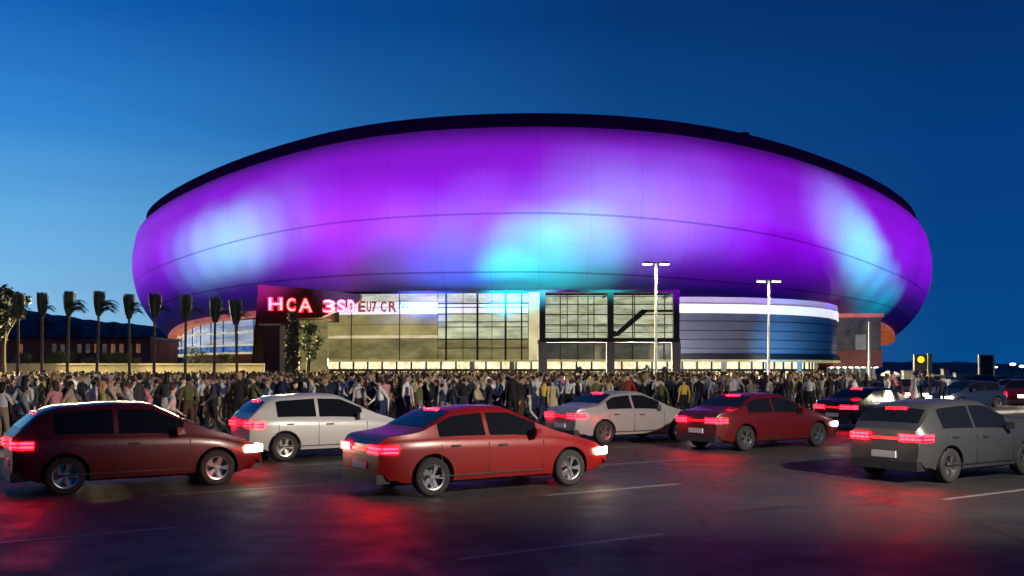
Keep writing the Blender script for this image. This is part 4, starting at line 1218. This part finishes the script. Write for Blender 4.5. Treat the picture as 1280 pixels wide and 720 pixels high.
KINDS = [
    ('standing', person_mesh(1, PO(A_DOWN, A_DOWN, LS, LS), 'short'), 'short'),
    ('walking', person_mesh(2, PO(A_FWD, A_BACK, LB, LF, lean=0.04), 'short'), 'short'),
    ('phone raised', person_mesh(3, PO(A_PHONE, A_PHONE, LS, LW), 'long', sleeves=False), 'long'),
    ('hand on hip', person_mesh(4, PO(A_HIP, A_DOWN, LW, LS), 'long'), 'long'),
    ('arm raised', person_mesh(5, PO(A_DOWN, A_UP, LS, LS), 'short', sleeves=False, broad=1.08), 'short'),
    ('in a skirt', person_mesh(6, PO(A_DOWN, A_FWD, LS, LS), 'bun', skirt=True, broad=0.92), 'tied'),
    ('arms folded', person_mesh(7, PO(A_FOLD, A_FOLD, LW, LS), 'short', broad=1.08), 'short'),
    ('striding', person_mesh(8, PO(A_BACK, A_FWD, LF, LB, lean=0.05), 'cap'), 'capped'),
]
TOPS = [('white', (.62, .62, .60)), ('pale grey', (.36, .36, .36)), ('black', (.012, .012, .013)), ('charcoal', (.04, .04, .045)), ('navy', (.015, .022, .06)), ('maroon', (.10, .012, .016)),
        ('red', (.30, .02, .02)), ('pink', (.55, .25, .27)), ('beige', (.42, .34, .24)), ('olive', (.09, .09, .035)), ('blue', (.06, .10, .20)), ('brown', (.10, .05, .025)), ('yellow', (.55, .42, .08)), ('teal', (.03, .14, .14))]
TOPW = [14, 5, 16, 10, 5, 2, 1.3, 2.5, 6, 2, 1, 4, 2, 0.7]
BOT = [('black', (.012, .012, .014)), ('dark blue', (.02, .03, .07)), ('grey', (.14, .14, .15)), ('beige', (.30, .24, .16)), ('brown', (.07, .04, .025)), ('white', (.5, .5, .48))]
BOTW = [9, 9, 4, 3, 3, 1]
HAIRS = [('black', (.008, .007, .006)), ('brown', (.05, .028, .015)), ('fair', (.34, .24, .11)), ('grey', (.25, .25, .25))]
SKINS = [(.52, .33, .24), (.40, .24, .16), (.24, .13, .08), (.60, .40, .30)]
def shade(c): return Vector(c)
def front_p(px, row):
    return 27.6 + row
rnd = random.Random(21)
cands = []
p = 27.4; row = 0
while p < 70:
    q = -60 + rnd.random()
    while q < 170:
        pt = rd(q + rnd.uniform(-.32, .32), p + rnd.uniform(-.4, .4), PZ)
        q += rnd.uniform(0.62, 1.5) * (1 + (p - 27) * 0.018)
        if pt.y < 15 or pt.y > 74: continue
        px = 640 + F * pt.x / pt.y
        if px < -25 or px > 1200: continue
        if pt.x / pt.y > (1075 - 640) / F and rnd.random() < 0.75: continue
        if px > 1040 and pt.y > 64: continue
        if rnd.random() < 0.10: continue
        if any(abs(pt.x - wx(a, 60)) < 0.6 and abs(pt.y - 60) < 0.6 for a, _, _ in PALMS): continue
        if any(math.hypot(pt.x - wx(a, Y_), pt.y - Y_) < 1.0 for a, Y_ in ((820, 62), (961, 70), (808, 62), (831, 63), (724, 75), (1153, 70), (366, 80), (386, 88))): continue
        cands.append((pt, px))
    p += 0.80 + (p - 27) * 0.022
# the second, farther half of the plaza
for _ in range(1500):
    Y = rnd.uniform(74, 118); px = rnd.uniform(-20, 1045)
    if px < 400 and Y > 98: continue
    if abs(Y - 92) < 1: continue
    if abs(Y - 122) < 2: continue
    
    cands.append((Vector((wx(px, Y), Y, PZ)), px))
cands.sort(key=lambda c: c[0].y)
print('crowd', len(cands))
ZONES = [(-99, 40, 'by dark tree'), (40, 102, 'by third palm'), (102, 142, 'by fourth palm'), (142, 178, 'by fifth palm'), (178, 212, 'by sixth palm'), (212, 250, 'by seventh palm'),
         (250, 283, 'by eighth palm'), (283, 330, 'by ninth palm'), (330, 400, 'below portal'), (400, 520, 'below sign'), (520, 600, 'below glass hall'), (600, 676, 'below pale pier'),
         (676, 763, 'below frame'), (763, 850, 'below stair'), (850, 950, 'below drum'), (950, 1045, 'by second lamp'), (1045, 1300, 'below annex')]
used_l = set()
def pick(L_, W_): return rnd.choices(L_, W_)[0]
N_IND = 300
stuff_src = []
for i, (pt, px) in enumerate(cands):
    k = rnd.choices(range(8), (6, 5, 3, 3, 1, 2, 3, 3))[0]
    pose, mesh_, hr = KINDS[k]
    top, bot, ha = pick(TOPS, TOPW), pick(BOT, BOTW), rnd.choices(HAIRS, (8, 8, 3, 1))[0]
    rot = rnd.gauss(0, 0.9) if rnd.random() < 0.6 else rnd.uniform(0, 2 * PI)
    if pose in ('walking', 'striding'): rot = ROADROT - PI / 2 + (PI if rnd.random() < 0.5 else 0) + rnd.gauss(0, .3)
    sc = rnd.gauss(1.0, 0.045); skn = rnd.choice(SKINS)
    if i < N_IND:
        zone = next(z for a, c, z in ZONES if a <= px < c)
        dep_ = 'front rank' if (pt.dot(N) < 29.2) else ('second rank' if pt.dot(N) < 32 else 'deep inside')
        for _ in range(200):
            if pose == 'in a skirt': body = '%s-haired person in %s top and skirt,' % (ha[0], top[0])
            else: body = '%s-haired person %s, %s top, %s trousers,' % (ha[0], pose, top[0], bot[0])
            lab = '%s %s %s' % (body, dep_, zone)
            if lab not in used_l: break
            top, bot, ha = pick(TOPS, TOPW), pick(BOT, BOTW), rnd.choices(HAIRS, (8, 8, 3, 1))[0]
        used_l.add(lab)
        o = bpy.data.objects.new('person', mesh_); COL.objects.link(o)
        o.location = pt; o.rotation_euler = (0, 0, rot); o.scale = (sc, sc, sc)
        o['top_colour'] = list(top[1]); o['trouser_colour'] = list(bot[1]) if pose != 'in a skirt' else list(skn); o['hair_colour'] = list(ha[1]); o['skin_colour'] = list(skn)
        if hr == 'capped': o['hair_colour'] = list(ha[1])
        tag(o, lab, 'person', 'people gathered on the plaza')
    else:
        stuff_src.append((pt, rot, sc, k, top[1], bot[1] if pose != 'in a skirt' else skn, ha[1], skn))

# everyone farther back: one object
import numpy as np
low = []
for pose, mesh_, hr in KINDS:
    o = bpy.data.objects.new('t', mesh_); COL.objects.link(o); dm = o.modifiers.new('d', 'DECIMATE'); dm.ratio = 0.16
    bpy.context.view_layer.update()
    me_ = bpy.data.meshes.new_from_object(o.evaluated_get(bpy.context.evaluated_depsgraph_get())); bpy.data.objects.remove(o)
    co = np.empty(len(me_.vertices) * 3); me_.vertices.foreach_get('co', co)
    low.append((co.reshape(-1, 3), [tuple(p_.vertices) for p_ in me_.polygons], [p_.material_index for p_ in me_.polygons]))
vs = []; fs = []; cols = []
base = 0
for pt, rot, sc, k, c1, c2, c3, c4 in stuff_src:
    co, pf, pm = low[k]
    c_, s_ = math.cos(rot), math.sin(rot)
    xy = co[:, :2] @ np.array([[c_, s_], [-s_, c_]]) * sc
    vs.append(np.column_stack((xy[:, 0] + pt.x, xy[:, 1] + pt.y, co[:, 2] * sc + pt.z)))
    pal = (c4, c1, c2, c3, (.03, .03, .03))
    for f_, m_ in zip(pf, pm): fs.append(tuple(base + i_ for i_ in f_)); cols.append(pal[m_])
    base += len(co)
me_ = bpy.data.meshes.new('crowd'); me_.from_pydata(np.concatenate(vs).tolist(), [], fs)
ca = me_.attributes.new('crowd_colour', 'FLOAT_COLOR', 'FACE')
ca.data.foreach_set('color', [x_ for c_ in cols for x_ in (*c_, 1.0)])
me_.materials.append(attr_mat('crowd_clothing', 'crowd_colour', 0.8, 'GEOMETRY')); me_.shade_smooth()
o = bpy.data.objects.new('crowd', me_); COL.objects.link(o)
tag(o, 'dense far crowd on the plaza before the lit entrance doors', None, None, 'stuff')

# the few people out on the edge of the roadway
def walker(px, p, mesh_, rot, top, bot, ha, skn, lab, sc=1.0, name='person'):
    Y = road_y(px, p); pt = Vector((wx(px, Y), Y, 0.0)); 
    if p > 25.8: pt.z = PZ
    o = bpy.data.objects.new('person', mesh_); COL.objects.link(o); o.location = pt; o.rotation_euler = (0, 0, rot); o.scale = (sc,) * 3
    o['top_colour'] = list(top); o['trouser_colour'] = list(bot); o['hair_colour'] = list(ha); o['skin_colour'] = list(skn)
    return tag(o, lab, 'person', 'people crossing the edge of the roadway')
G_WALK = person_mesh(31, PO(A_FWD, A_BACK, LF, LB, lean=0.05), 'short', fingers=True)
G_COAT = person_mesh(32, PO(A_FOLD, A_HIP, LS, LS), 'long', skirt=True, fingers=True, broad=1.15)
G_STRIDE = person_mesh(33, PO(A_BACK, A_FWD, LB, LF, lean=0.06), 'bun', fingers=True, sleeves=False)
walker(128, 24.4, G_COAT, ROADROT - PI / 2, (.30, .30, .05), (.05, .05, .06), (.30, .20, .08), SKINS[0], 'fair haired person in wide yellow green coat standing out on the roadway edge', 1.05)
walker(162, 23.9, G_STRIDE, ROADROT + PI / 2, (.52, .50, .46), (.30, .30, .29), (.05, .03, .02), SKINS[0], 'person in pale top and grey trousers striding on the roadway edge', 1.04)
walker(186, 24.7, G_WALK, ROADROT + PI / 2, (.45, .22, .20), (.5, .48, .45), (.01, .01, .01), SKINS[1], 'person in salmon top and white trousers walking on the roadway edge')
walker(214, 24.9, G_WALK, ROADROT - PI / 2, (.40, .38, .36), (.10, .10, .10), (.05, .03, .02), SKINS[3], 'person in light grey top and dark trousers walking on the roadway edge')
walker(28, 24.5, G_STRIDE, ROADROT - PI / 2, (.20, .26, .24), (.03, .03, .04), (.02, .02, .02), SKINS[1], 'person in grey green top striding alone near the dark tree side of the road')

# ------------------------------------------------------------------ cars
GLASS = mat('car_glass', (0.006, 0.007, 0.008), 0.06, spec=0.4)
TYRE = mat('tyre_rubber', (0.012, 0.012, 0.012), 0.8)
RIM_M = mat('alloy_rim', (0.35, 0.35, 0.36), 0.3, 0.9)
TRIM = mat('black_plastic', (0.012, 0.012, 0.012), 0.5)
TAIL = mat('tail_lamp', (0.3, 0.0, 0.0), 0.2, em=(1, 0.0012, 0.003), es=55)
TAIL_DIM = mat('tail_lamp_glow', (0.25, 0.0, 0.0), 0.2, em=(1, 0.002, 0.006), es=6)
def lens_pattern(m, es):
    nt_ = m.node_tree; b_ = nt_.nodes['Principled BSDF']; tc_ = nt_.nodes.new('ShaderNodeTexCoord'); sp_ = nt_.nodes.new('ShaderNodeSeparateXYZ'); nt_.links.new(tc_.outputs['Object'], sp_.inputs[0])
    def mth(op, a, c=None):
        q = nt_.nodes.new('ShaderNodeMath'); q.operation = op
        for i, v in enumerate((a, c)):
            if v is None: continue
            if isinstance(v, (int, float)): q.inputs[i].default_value = v
            else: nt_.links.new(v, q.inputs[i])
        return q.outputs[0]
    a = mth('POWER', mth('ABSOLUTE', mth('SINE', mth('MULTIPLY', sp_.outputs['Z'], 48.0))), 2.0)
    c = mth('ADD', mth('MULTIPLY', mth('GREATER_THAN', mth('SINE', mth('MULTIPLY', sp_.outputs['Y'], 60.0)), -0.5), 0.6), 0.4)
    nt_.links.new(mth('MULTIPLY', mth('ADD', mth('MULTIPLY', mth('MULTIPLY', a, c), 1.5), 0.04), es), b_.inputs['Emission Strength'])
lens_pattern(TAIL, 120)
AMBER = mat('indicator_lamp', (0.5, 0.2, 0.0), 0.2, em=(1, 0.28, 0.01), es=14)
HEAD = mat('head_lamp', (0.8, 0.8, 0.8), 0.15, em=(1, 0.86, 0.62), es=26)
PLATE = mat('number_plate', (0.55, 0.55, 0.52), 0.5)
def paint(name, c):
    m = mat(name, c, 0.36, 0.1, ns=0, spec=0.45)
    b_ = m.node_tree.nodes['Principled BSDF']; b_.inputs['Coat Weight'].default_value = 0.35; b_.inputs['Coat Roughness'].default_value = 0.2
    return m


def lin(T, x):
    return interp(x, T)
def smooth_lin(T, x, w=0.09): return sum(lin(T, x + d_ * w) for d_ in (-1, -0.5, 0, 0.5, 1)) / 5
STY = {
    'sedan': dict(L=4.65, W=1.82, top=[(0, .80), (.06, 1.0), (.55, 1.06), (.75, 1.10), (1.35, 1.40), (1.9, 1.455), (2.5, 1.45), (3.45, 1.02), (3.7, .95), (4.4, .76), (4.65, .55)],
                  belt=[(0, .78), (.06, .93), (1, .95), (3.3, .90), (3.8, .84), (4.45, .68), (4.65, .5)], glass=(0.78, 1.38, 2.55, 3.44), side=((1.05, 1.95), (2.03, 3.02)), ax=(0.92, 3.72), r=0.325),
    'hatchback': dict(L=4.15, W=1.78, top=[(0, .95), (.05, 1.05), (.38, 1.36), (.7, 1.47), (1.6, 1.52), (2.2, 1.50), (3.1, 1.06), (3.3, .99), (3.95, .78), (4.15, .56)],
                      belt=[(0, .82), (.06, .97), (1, .96), (2.9, .91), (3.35, .86), (3.95, .70), (4.15, .5)], glass=(0.07, 0.42, 2.25, 3.08), side=((0.62, 1.55), (1.63, 2.72)), ax=(0.78, 3.30), r=0.32),
    'suv': dict(L=4.65, W=1.9, top=[(0, 1.05), (.05, 1.18), (.42, 1.58), (.8, 1.70), (1.8, 1.74), (2.5, 1.70), (3.3, 1.22), (3.5, 1.14), (4.4, .96), (4.65, .68)],
                belt=[(0, .95), (.06, 1.10), (1, 1.10), (3.1, 1.05), (3.6, 1.0), (4.4, .86), (4.65, .6)], glass=(0.07, 0.48, 2.56, 3.28), side=((0.62, 1.7), (1.78, 2.9)), ax=(0.9, 3.72), r=0.37),
}


def car_meshes(style):
    d_ = STY[style]; L, Wd = d_['L'], d_['W']; up = 0.06 if style == 'suv' else 0
    def half(x): t_ = abs(2 * x / L - 1); return Wd / 2 * (1 - 0.17 * t_ ** 7 - 0.02 * t_ ** 2)
    xs = sorted(set([0, .03, .08, .16, .28] + [round(.4 + .1 * i, 3) for i in range(int((L - .7) / .1))] + [L - .28, L - .16, L - .08, L - .03, L]))
    def section(x, off=0.0):
        w_ = half(x); zb = 0.20 + up + (0.16 if x < .1 or x > L - .1 else 0.05 if x < .3 or x > L - .3 else 0)
        be = smooth_lin(d_['belt'], x, .05); tp = max(smooth_lin(d_['top'], x, .07), be + 0.012)
        k_ = min(1, (tp - be) / .5); gw = w_ * (0.97 - .26 * k_)
        P_ = [(0, zb), (.8 * w_, zb), (.955 * w_, zb + .05), (.985 * w_, zb + .16), (w_, zb + .32), (w_ * 1.0, be - .16), (.985 * w_, be - .04), (.955 * w_, be)]
        for f_ in (.1, .5, .9): P_.append((.95 * w_ + (gw - .95 * w_) * f_ + off, be + .005 + (tp - .05 * k_ - be) * f_))
        P_ += [(gw * .90, tp - .018 * k_ + off), (gw * .55, tp + .008 * k_ + off), (0, tp + .018 * k_ + off)]
        return P_
    m_ = len(section(1))
    vs_ = []
    for x in xs:
        s_ = section(x)
        vs_ += [(x, -y, z) for y, z in s_] + [(x, y, z) for y, z in s_[1:-1][::-1]]
    n_ = 2 * m_ - 2; fs_ = []
    for i in range(len(xs) - 1):
        for j in range(n_): fs_.append((i * n_ + j, i * n_ + (j + 1) % n_, (i + 1) * n_ + (j + 1) % n_, (i + 1) * n_ + j))
    fs_.append(tuple(range(n_))); k0 = (len(xs) - 1) * n_; fs_.append(tuple(range(k0 + n_ - 1, k0 - 1, -1)))
    b_ = MB(); b_.add(vs_, fs_); me_ = b_.mesh('body', TRIM, None)
    o = bpy.data.objects.new('b', me_); COL.objects.link(o)
    c_ = MB()
    for ax in d_['ax']:
        for s_ in (-1, 1):
            c_.lathe([(0.0, -0.16), (d_['r'] + .065, -0.16), (d_['r'] + .065, 0.3), (0.0, 0.3)], 28, 'y', (ax, s_ * (Wd / 2 - .07), d_['r']))
    cm_ = c_.mesh('cut', TRIM); co = bpy.data.objects.new('c', cm_); COL.objects.link(co)
    bo = o.modifiers.new('b', 'BOOLEAN'); bo.operation = 'DIFFERENCE'; bo.object = co; bo.solver = 'EXACT'; bo.use_self = False
    bpy.context.view_layer.update()
    body = bpy.data.meshes.new_from_object(o.evaluated_get(bpy.context.evaluated_depsgraph_get()))
    bpy.data.objects.remove(o); bpy.data.objects.remove(co)
    body.shade_smooth(); body.set_sharp_from_angle(angle=R(38)); body.name = 'body'
    out_ = {'body': body}
    # windows: follow the same surface, 5 mm proud
    def patch(x0, x1, rows, mi=0, off=.006, both=False, insetx=0.0):
        g = MB(); nx = 10
        X_ = [x0 + (x1 - x0) * i / nx for i in range(nx + 1)]
        v_ = []
        for x in X_:
            s_ = section(x)
            for (j, f_) in rows:
                a_, c2 = s_[j], s_[j + 1]
                y, z = a_[0] + (c2[0] - a_[0]) * f_, a_[1] + (c2[1] - a_[1]) * f_
                v_.append((x, y, z))
        k2 = len(rows); ff = [(i * k2 + j, i * k2 + j + 1, (i + 1) * k2 + j + 1, (i + 1) * k2 + j) for i in range(nx) for j in range(k2 - 1)]
        return v_, ff
    roof_rows = [(10, .9), (11, .3), (11, .99), (12, .99)]
    def top_glass(x0, x1):
        v_, ff = patch(x0, x1, roof_rows)
        g = MB()
        v1 = [(x + 0, y, z + .008) for x, y, z in v_]
        g.add(v1, ff); g.add([(x, -y, z) for x, y, z in v1], ff); return g.mesh('glass', GLASS, 60)
    a_, c_, e_, f_ = d_['glass']
    out_['rear_window'] = top_glass(a_ + .05, c_ - .02); out_['windscreen'] = top_glass(e_ + .04, f_ - .06)
    out_['side_window'] = []
    for (x0, x1) in d_['side']:
        for s_ in (-1, 1):
            v_, ff = patch(x0, x1, [(7, .95), (8, .5), (9, .5), (9, .98)])
            # slanted ends follow the pillars
            v2 = []
            for (x, y, z) in v_: v2.append((x, s_ * (y + .006), z + .001))
            g = MB(); g.add(v2, ff); out_['side_window'].append(g.mesh('glass', GLASS, 60))
    # wrap-round lamps
    hz = smooth_lin(d_['belt'], .1) - .17
    def lamp(s_, rear, z0, z1, ylo, side, m__, prr=.012):
        pth = []
        xe = 0 if rear else L
        sg = 1 if rear else -1
        pth.append((xe - sg * prr, s_ * ylo)); pth.append((xe - sg * prr, s_ * (half(xe) - .03)))
        for k_ in range(1, 7):
            x = side * k_ / 6; xx = xe + sg * x; pth.append((xx, s_ * (half(xx) + prr * .8)))
        g = MB(); o0, o1 = (0, .02)
        g.strip(pth, z0, z1, -.03, .0); return g.mesh('lamp', m__, 40)
    out_['tail_light'] = [lamp(s_, True, hz, hz + .13, half(0) * .45, .30, TAIL) for s_ in (-1, 1)]
    out_['headlight'] = [lamp(s_, False, hz - .20, hz - .07, half(0) * .45, .34, HEAD) for s_ in (-1, 1)]
    g = MB(); g.box(-.02, .02, -half(0) * .43, half(0) * .43, hz + .03, hz + .07); out_['rear_light_bar'] = g.mesh('bar', TAIL_DIM)
    g = MB(); zz = smooth_lin(d_['top'], a_ + .1); xb = c_ - .03; zt_ = smooth_lin(d_['top'], xb) ; g.box(xb - .03, xb + .03, -.22, .22, zt_ - .01, zt_ + .035); out_['brake_light'] = g.mesh('brake', TAIL)
    g = MB(); g.box(-.025, .01, -.26, .26, .46 + up, .58 + up); out_['number_plate'] = g.mesh('plate', PLATE)
    g = MB(); g.box(-.035, .2, -.72, .72, .24 + up, .40 + up); out_['rear_bumper'] = g.mesh('trim', TRIM)
    g = MB(); g.box(L - .2, L + .03, -.66, .66, .26 + up, .46 + up); out_['front_bumper'] = g.mesh('trim', TRIM)
    out_['door_gap'] = []
    for s_ in (-1, 1):
        for x in (d_['side'][0][0] + .02, d_['side'][0][1] + .04, d_['side'][1][1] + .1):
            for z0, z1 in ((.34 + up, .86 + up * 3),):
                y = s_ * (half(x) + .001); g = MB(); g.box(x - .006, x + .006, min(y, y - s_ * .03), max(y, y - s_ * .03), z0, z1); out_['door_gap'].append(g.mesh('gap', TRIM))
        g = MB(); g.box(d_['side'][0][0], d_['side'][1][1] + .1, *sorted((s_ * (half(2) - .02), s_ * (half(2) + .003))), .325 + up, .345 + up); out_['sill_trim'] = out_.get('sill_trim', []) + [g.mesh('sill', TRIM)]
    out_['door_handle'] = []
    for s_ in (-1, 1):
        for x in (d_['side'][0][0] + .2, d_['side'][1][0] + .15):
            g = MB(); z = smooth_lin(d_['belt'], x) - .13; g.box(x, x + .17, *sorted((s_ * half(x) * .985, s_ * (half(x) + .022))), z, z + .03); out_['door_handle'].append(g.mesh('handle', TRIM))
    out_['mirror'] = []
    for s_ in (-1, 1):
        g = MB(); x = d_['side'][1][1] - .12; z = smooth_lin(d_['belt'], x) + .03
        y0, y1 = s_ * half(x) * .93, s_ * (half(x) + .17)
        ya_, yb_ = min(y0, y1), max(y0, y1); ym = s_ * (half(x) + .0)
        g.box(x - .02, x + .05, min(y0, ym), max(y0, ym), z, z + .04)
        g.hexa([(x - .05, min(ym, y1), z), (x + .09, min(ym, y1) + .01, z + .02), (x + .09, max(ym, y1) - .01, z + .02), (x - .05, max(ym, y1), z), (x - .05, min(ym, y1), z + .14), (x + .07, min(ym, y1) + .02, z + .12), (x + .07, max(ym, y1) - .02, z + .12), (x - .05, max(ym, y1), z + .14)])
        out_['mirror'].append(g.mesh('mirror', TRIM))
    r_ = d_['r']
    g = MB(); g.lathe([(r_ * .66, -.10), (r_ * .9, -.105), (r_ * .985, -.08), (r_, -.04), (r_, .04), (r_ * .985, .08), (r_ * .9, .105), (r_ * .66, .10), (r_ * .66, -.10)], 32, 'y'); out_['tyre'] = g.mesh('tyre', TYRE, 40)
    g = MB()
    g.lathe([(r_ * .66, -.09), (r_ * .60, -.085), (r_ * .60, .06), (0, .06)], 32, 'y')
    g.lathe([(0, -.08), (.05, -.078), (.055, -.04)], 12, 'y')
    for k_ in range(5):
        t_ = 2 * PI * k_ / 5
        for dt in (-.13, .13):
            ca_, sa_ = math.cos(t_ + dt), math.sin(t_ + dt); c0, s0 = math.cos(t_), math.sin(t_)
            p0 = Vector((.04 * c0, -.07, .04 * s0)); p1 = Vector((r_ * .63 * ca_, -.082, r_ * .63 * sa_)); n__ = Vector((-sa_, 0, ca_)) * .017
            g.hexa([p0 - n__, p1 - n__, p1 + n__, p0 + n__, p0 - n__ + Vector((0, .03, 0)), p1 - n__ + Vector((0, .03, 0)), p1 + n__ + Vector((0, .03, 0)), p0 + n__ + Vector((0, .03, 0))])
    out_['rim'] = g.mesh('rim', RIM_M, 40)
    return out_


CARS = {k_: car_meshes(k_) for k_ in STY}
PAINTS = {n_: paint('paint_' + n_, c_) for n_, c_ in (('black', (.008, .008, .009)), ('dark_grey', (.035, .037, .04)), ('silver', (.22, .22, .225)), ('white', (.36, .36, .35)), ('dark_red', (.08, .003, .004)), ('dark_blue', (.01, .02, .06)), ('red', (.17, .004, .004)))}


def make_car(style, colour, loc, rot, label, group, brake=True, indicator=False):
    d_ = STY[style]; me_ = CARS[style]
    root = empty('car', loc, rot, label, 'car', group)
    def put(name, m__, par=root, loc_=None, rz=0.0, mat_=None):
        o = bpy.data.objects.new(name, m__); COL.objects.link(o); o.parent = par
        if loc_: o.location = loc_
        o.rotation_euler = (0, 0, rz)
        if mat_:
            o.material_slots[0].link = 'OBJECT'; o.material_slots[0].material = mat_
        return o
    body = put('body', me_['body'], mat_=PAINTS[colour])
    put('rear_window', me_['rear_window']); put('windscreen', me_['windscreen'])
    for m__ in me_['side_window']: put('side_window', m__)
    for k_, m__ in enumerate(me_['tail_light']): put('tail_light', m__, mat_=(AMBER if indicator and k_ == 0 else None) or (TAIL if brake else TAIL_DIM))
    for m__ in me_['headlight']: put('headlight', m__)
    put('rear_light_bar', me_['rear_light_bar']); put('number_plate', me_['number_plate']); put('rear_bumper', me_['rear_bumper']); put('front_bumper', me_['front_bumper'])
    for m__ in me_['door_gap']: put('door_gap', m__)
    for m__ in me_['sill_trim']: put('sill_trim', m__)
    put('brake_light', me_['brake_light'], mat_=TAIL if brake else TRIM)
    for m__ in me_['door_handle']: put('door_handle', m__)
    for m__ in me_['mirror']: put('mirror', m__, mat_=PAINTS[colour])
    for ax in d_['ax']:
        for s_ in (-1, 1):
            w_ = put('wheel', me_['tyre'], root, (ax, s_ * (d_['W'] / 2 - .115), d_['r']), 0 if s_ < 0 else PI)
            put('rim', me_['rim'], w_)
    return root


def lane_car(px, p, style, colour, label, brake=True, ind=False, away=True, group='cars queuing along the road'):
    """px: the photo column of the car's tail (or nose, for oncoming cars)"""
    Y = road_y(px, p); base_ = Vector((wx(px, Y), Y, 0.0)); w_ = 0
    return make_car(style, colour, base_, ROADROT if away else ROADROT + PI, label, group, brake, ind)

L1, L2, L3, L4, L5 = 7.1, 11.4, 14.9, 18.4, 22.2
CARLIST = [
    (10, L4, 'hatchback', 'dark_red', 'dark red hatchback in the fourth lane at the palms end of the road'),
    (450, L3, 'sedan', 'red', 'bright red saloon in the third lane below the sign letters'),
    (1105, L2, 'hatchback', 'dark_grey', 'dark grey hatchback two lanes from the camera, leaving the frame'),
    (870, L4, 'sedan', 'dark_red', 'dark red saloon in the fourth lane below the drum'),
    (300, L5, 'hatchback', 'white', 'white hatchback in the kerb lane below the ninth palm'),
    (700, L5, 'sedan', 'silver', 'silver saloon in the kerb lane below the steel frame'),
    (1040, L5, 'sedan', 'black', 'black saloon in the kerb lane below the annex')]
for px, p, st, c, lab in CARLIST: lane_car(px, p, st, c, lab)
# far right: the queue coming round the bend with headlamps on
rnd = random.Random(12)
far = [(1115, 52), (1150, 60), (1185, 66), (1215, 60), (1245, 52), (1205, 76), (1240, 72), (1272, 66), (1290, 56), (1262, 86), (1225, 88)]
cl = ['black', 'dark_grey', 'silver', 'white', 'dark_blue', 'dark_grey', 'black', 'silver', 'dark_red', 'black', 'white']
st = ['sedan', 'hatchback', 'suv', 'sedan', 'hatchback', 'sedan', 'suv', 'sedan', 'hatchback', 'hatchback', 'sedan']
for k, (px, Y) in enumerate(far):
    loc = Vector((wx(px, Y), Y, 0.0))
    if loc.dot(N) > 24.8: loc.z = 0.0
    lab = '%s %s with headlamps lit, %s of the far right queue' % (cl[k].replace('_', ' '), {'sedan': 'saloon', 'hatchback': 'hatchback', 'suv': 'tall wagon'}[st[k]], ('nearest the annex', 'beside the flower bed', 'before the barrier', 'below the billboard', 'in the near row', 'in the rear row', 'in the rear row', 'in the middle row', 'at the photo edge', 'in the last row', 'just before the concrete barrier')[k])
    make_car(st[k], cl[k], loc, R(200 + rnd.uniform(0, 40)), lab, 'cars with headlamps at the bend', False)
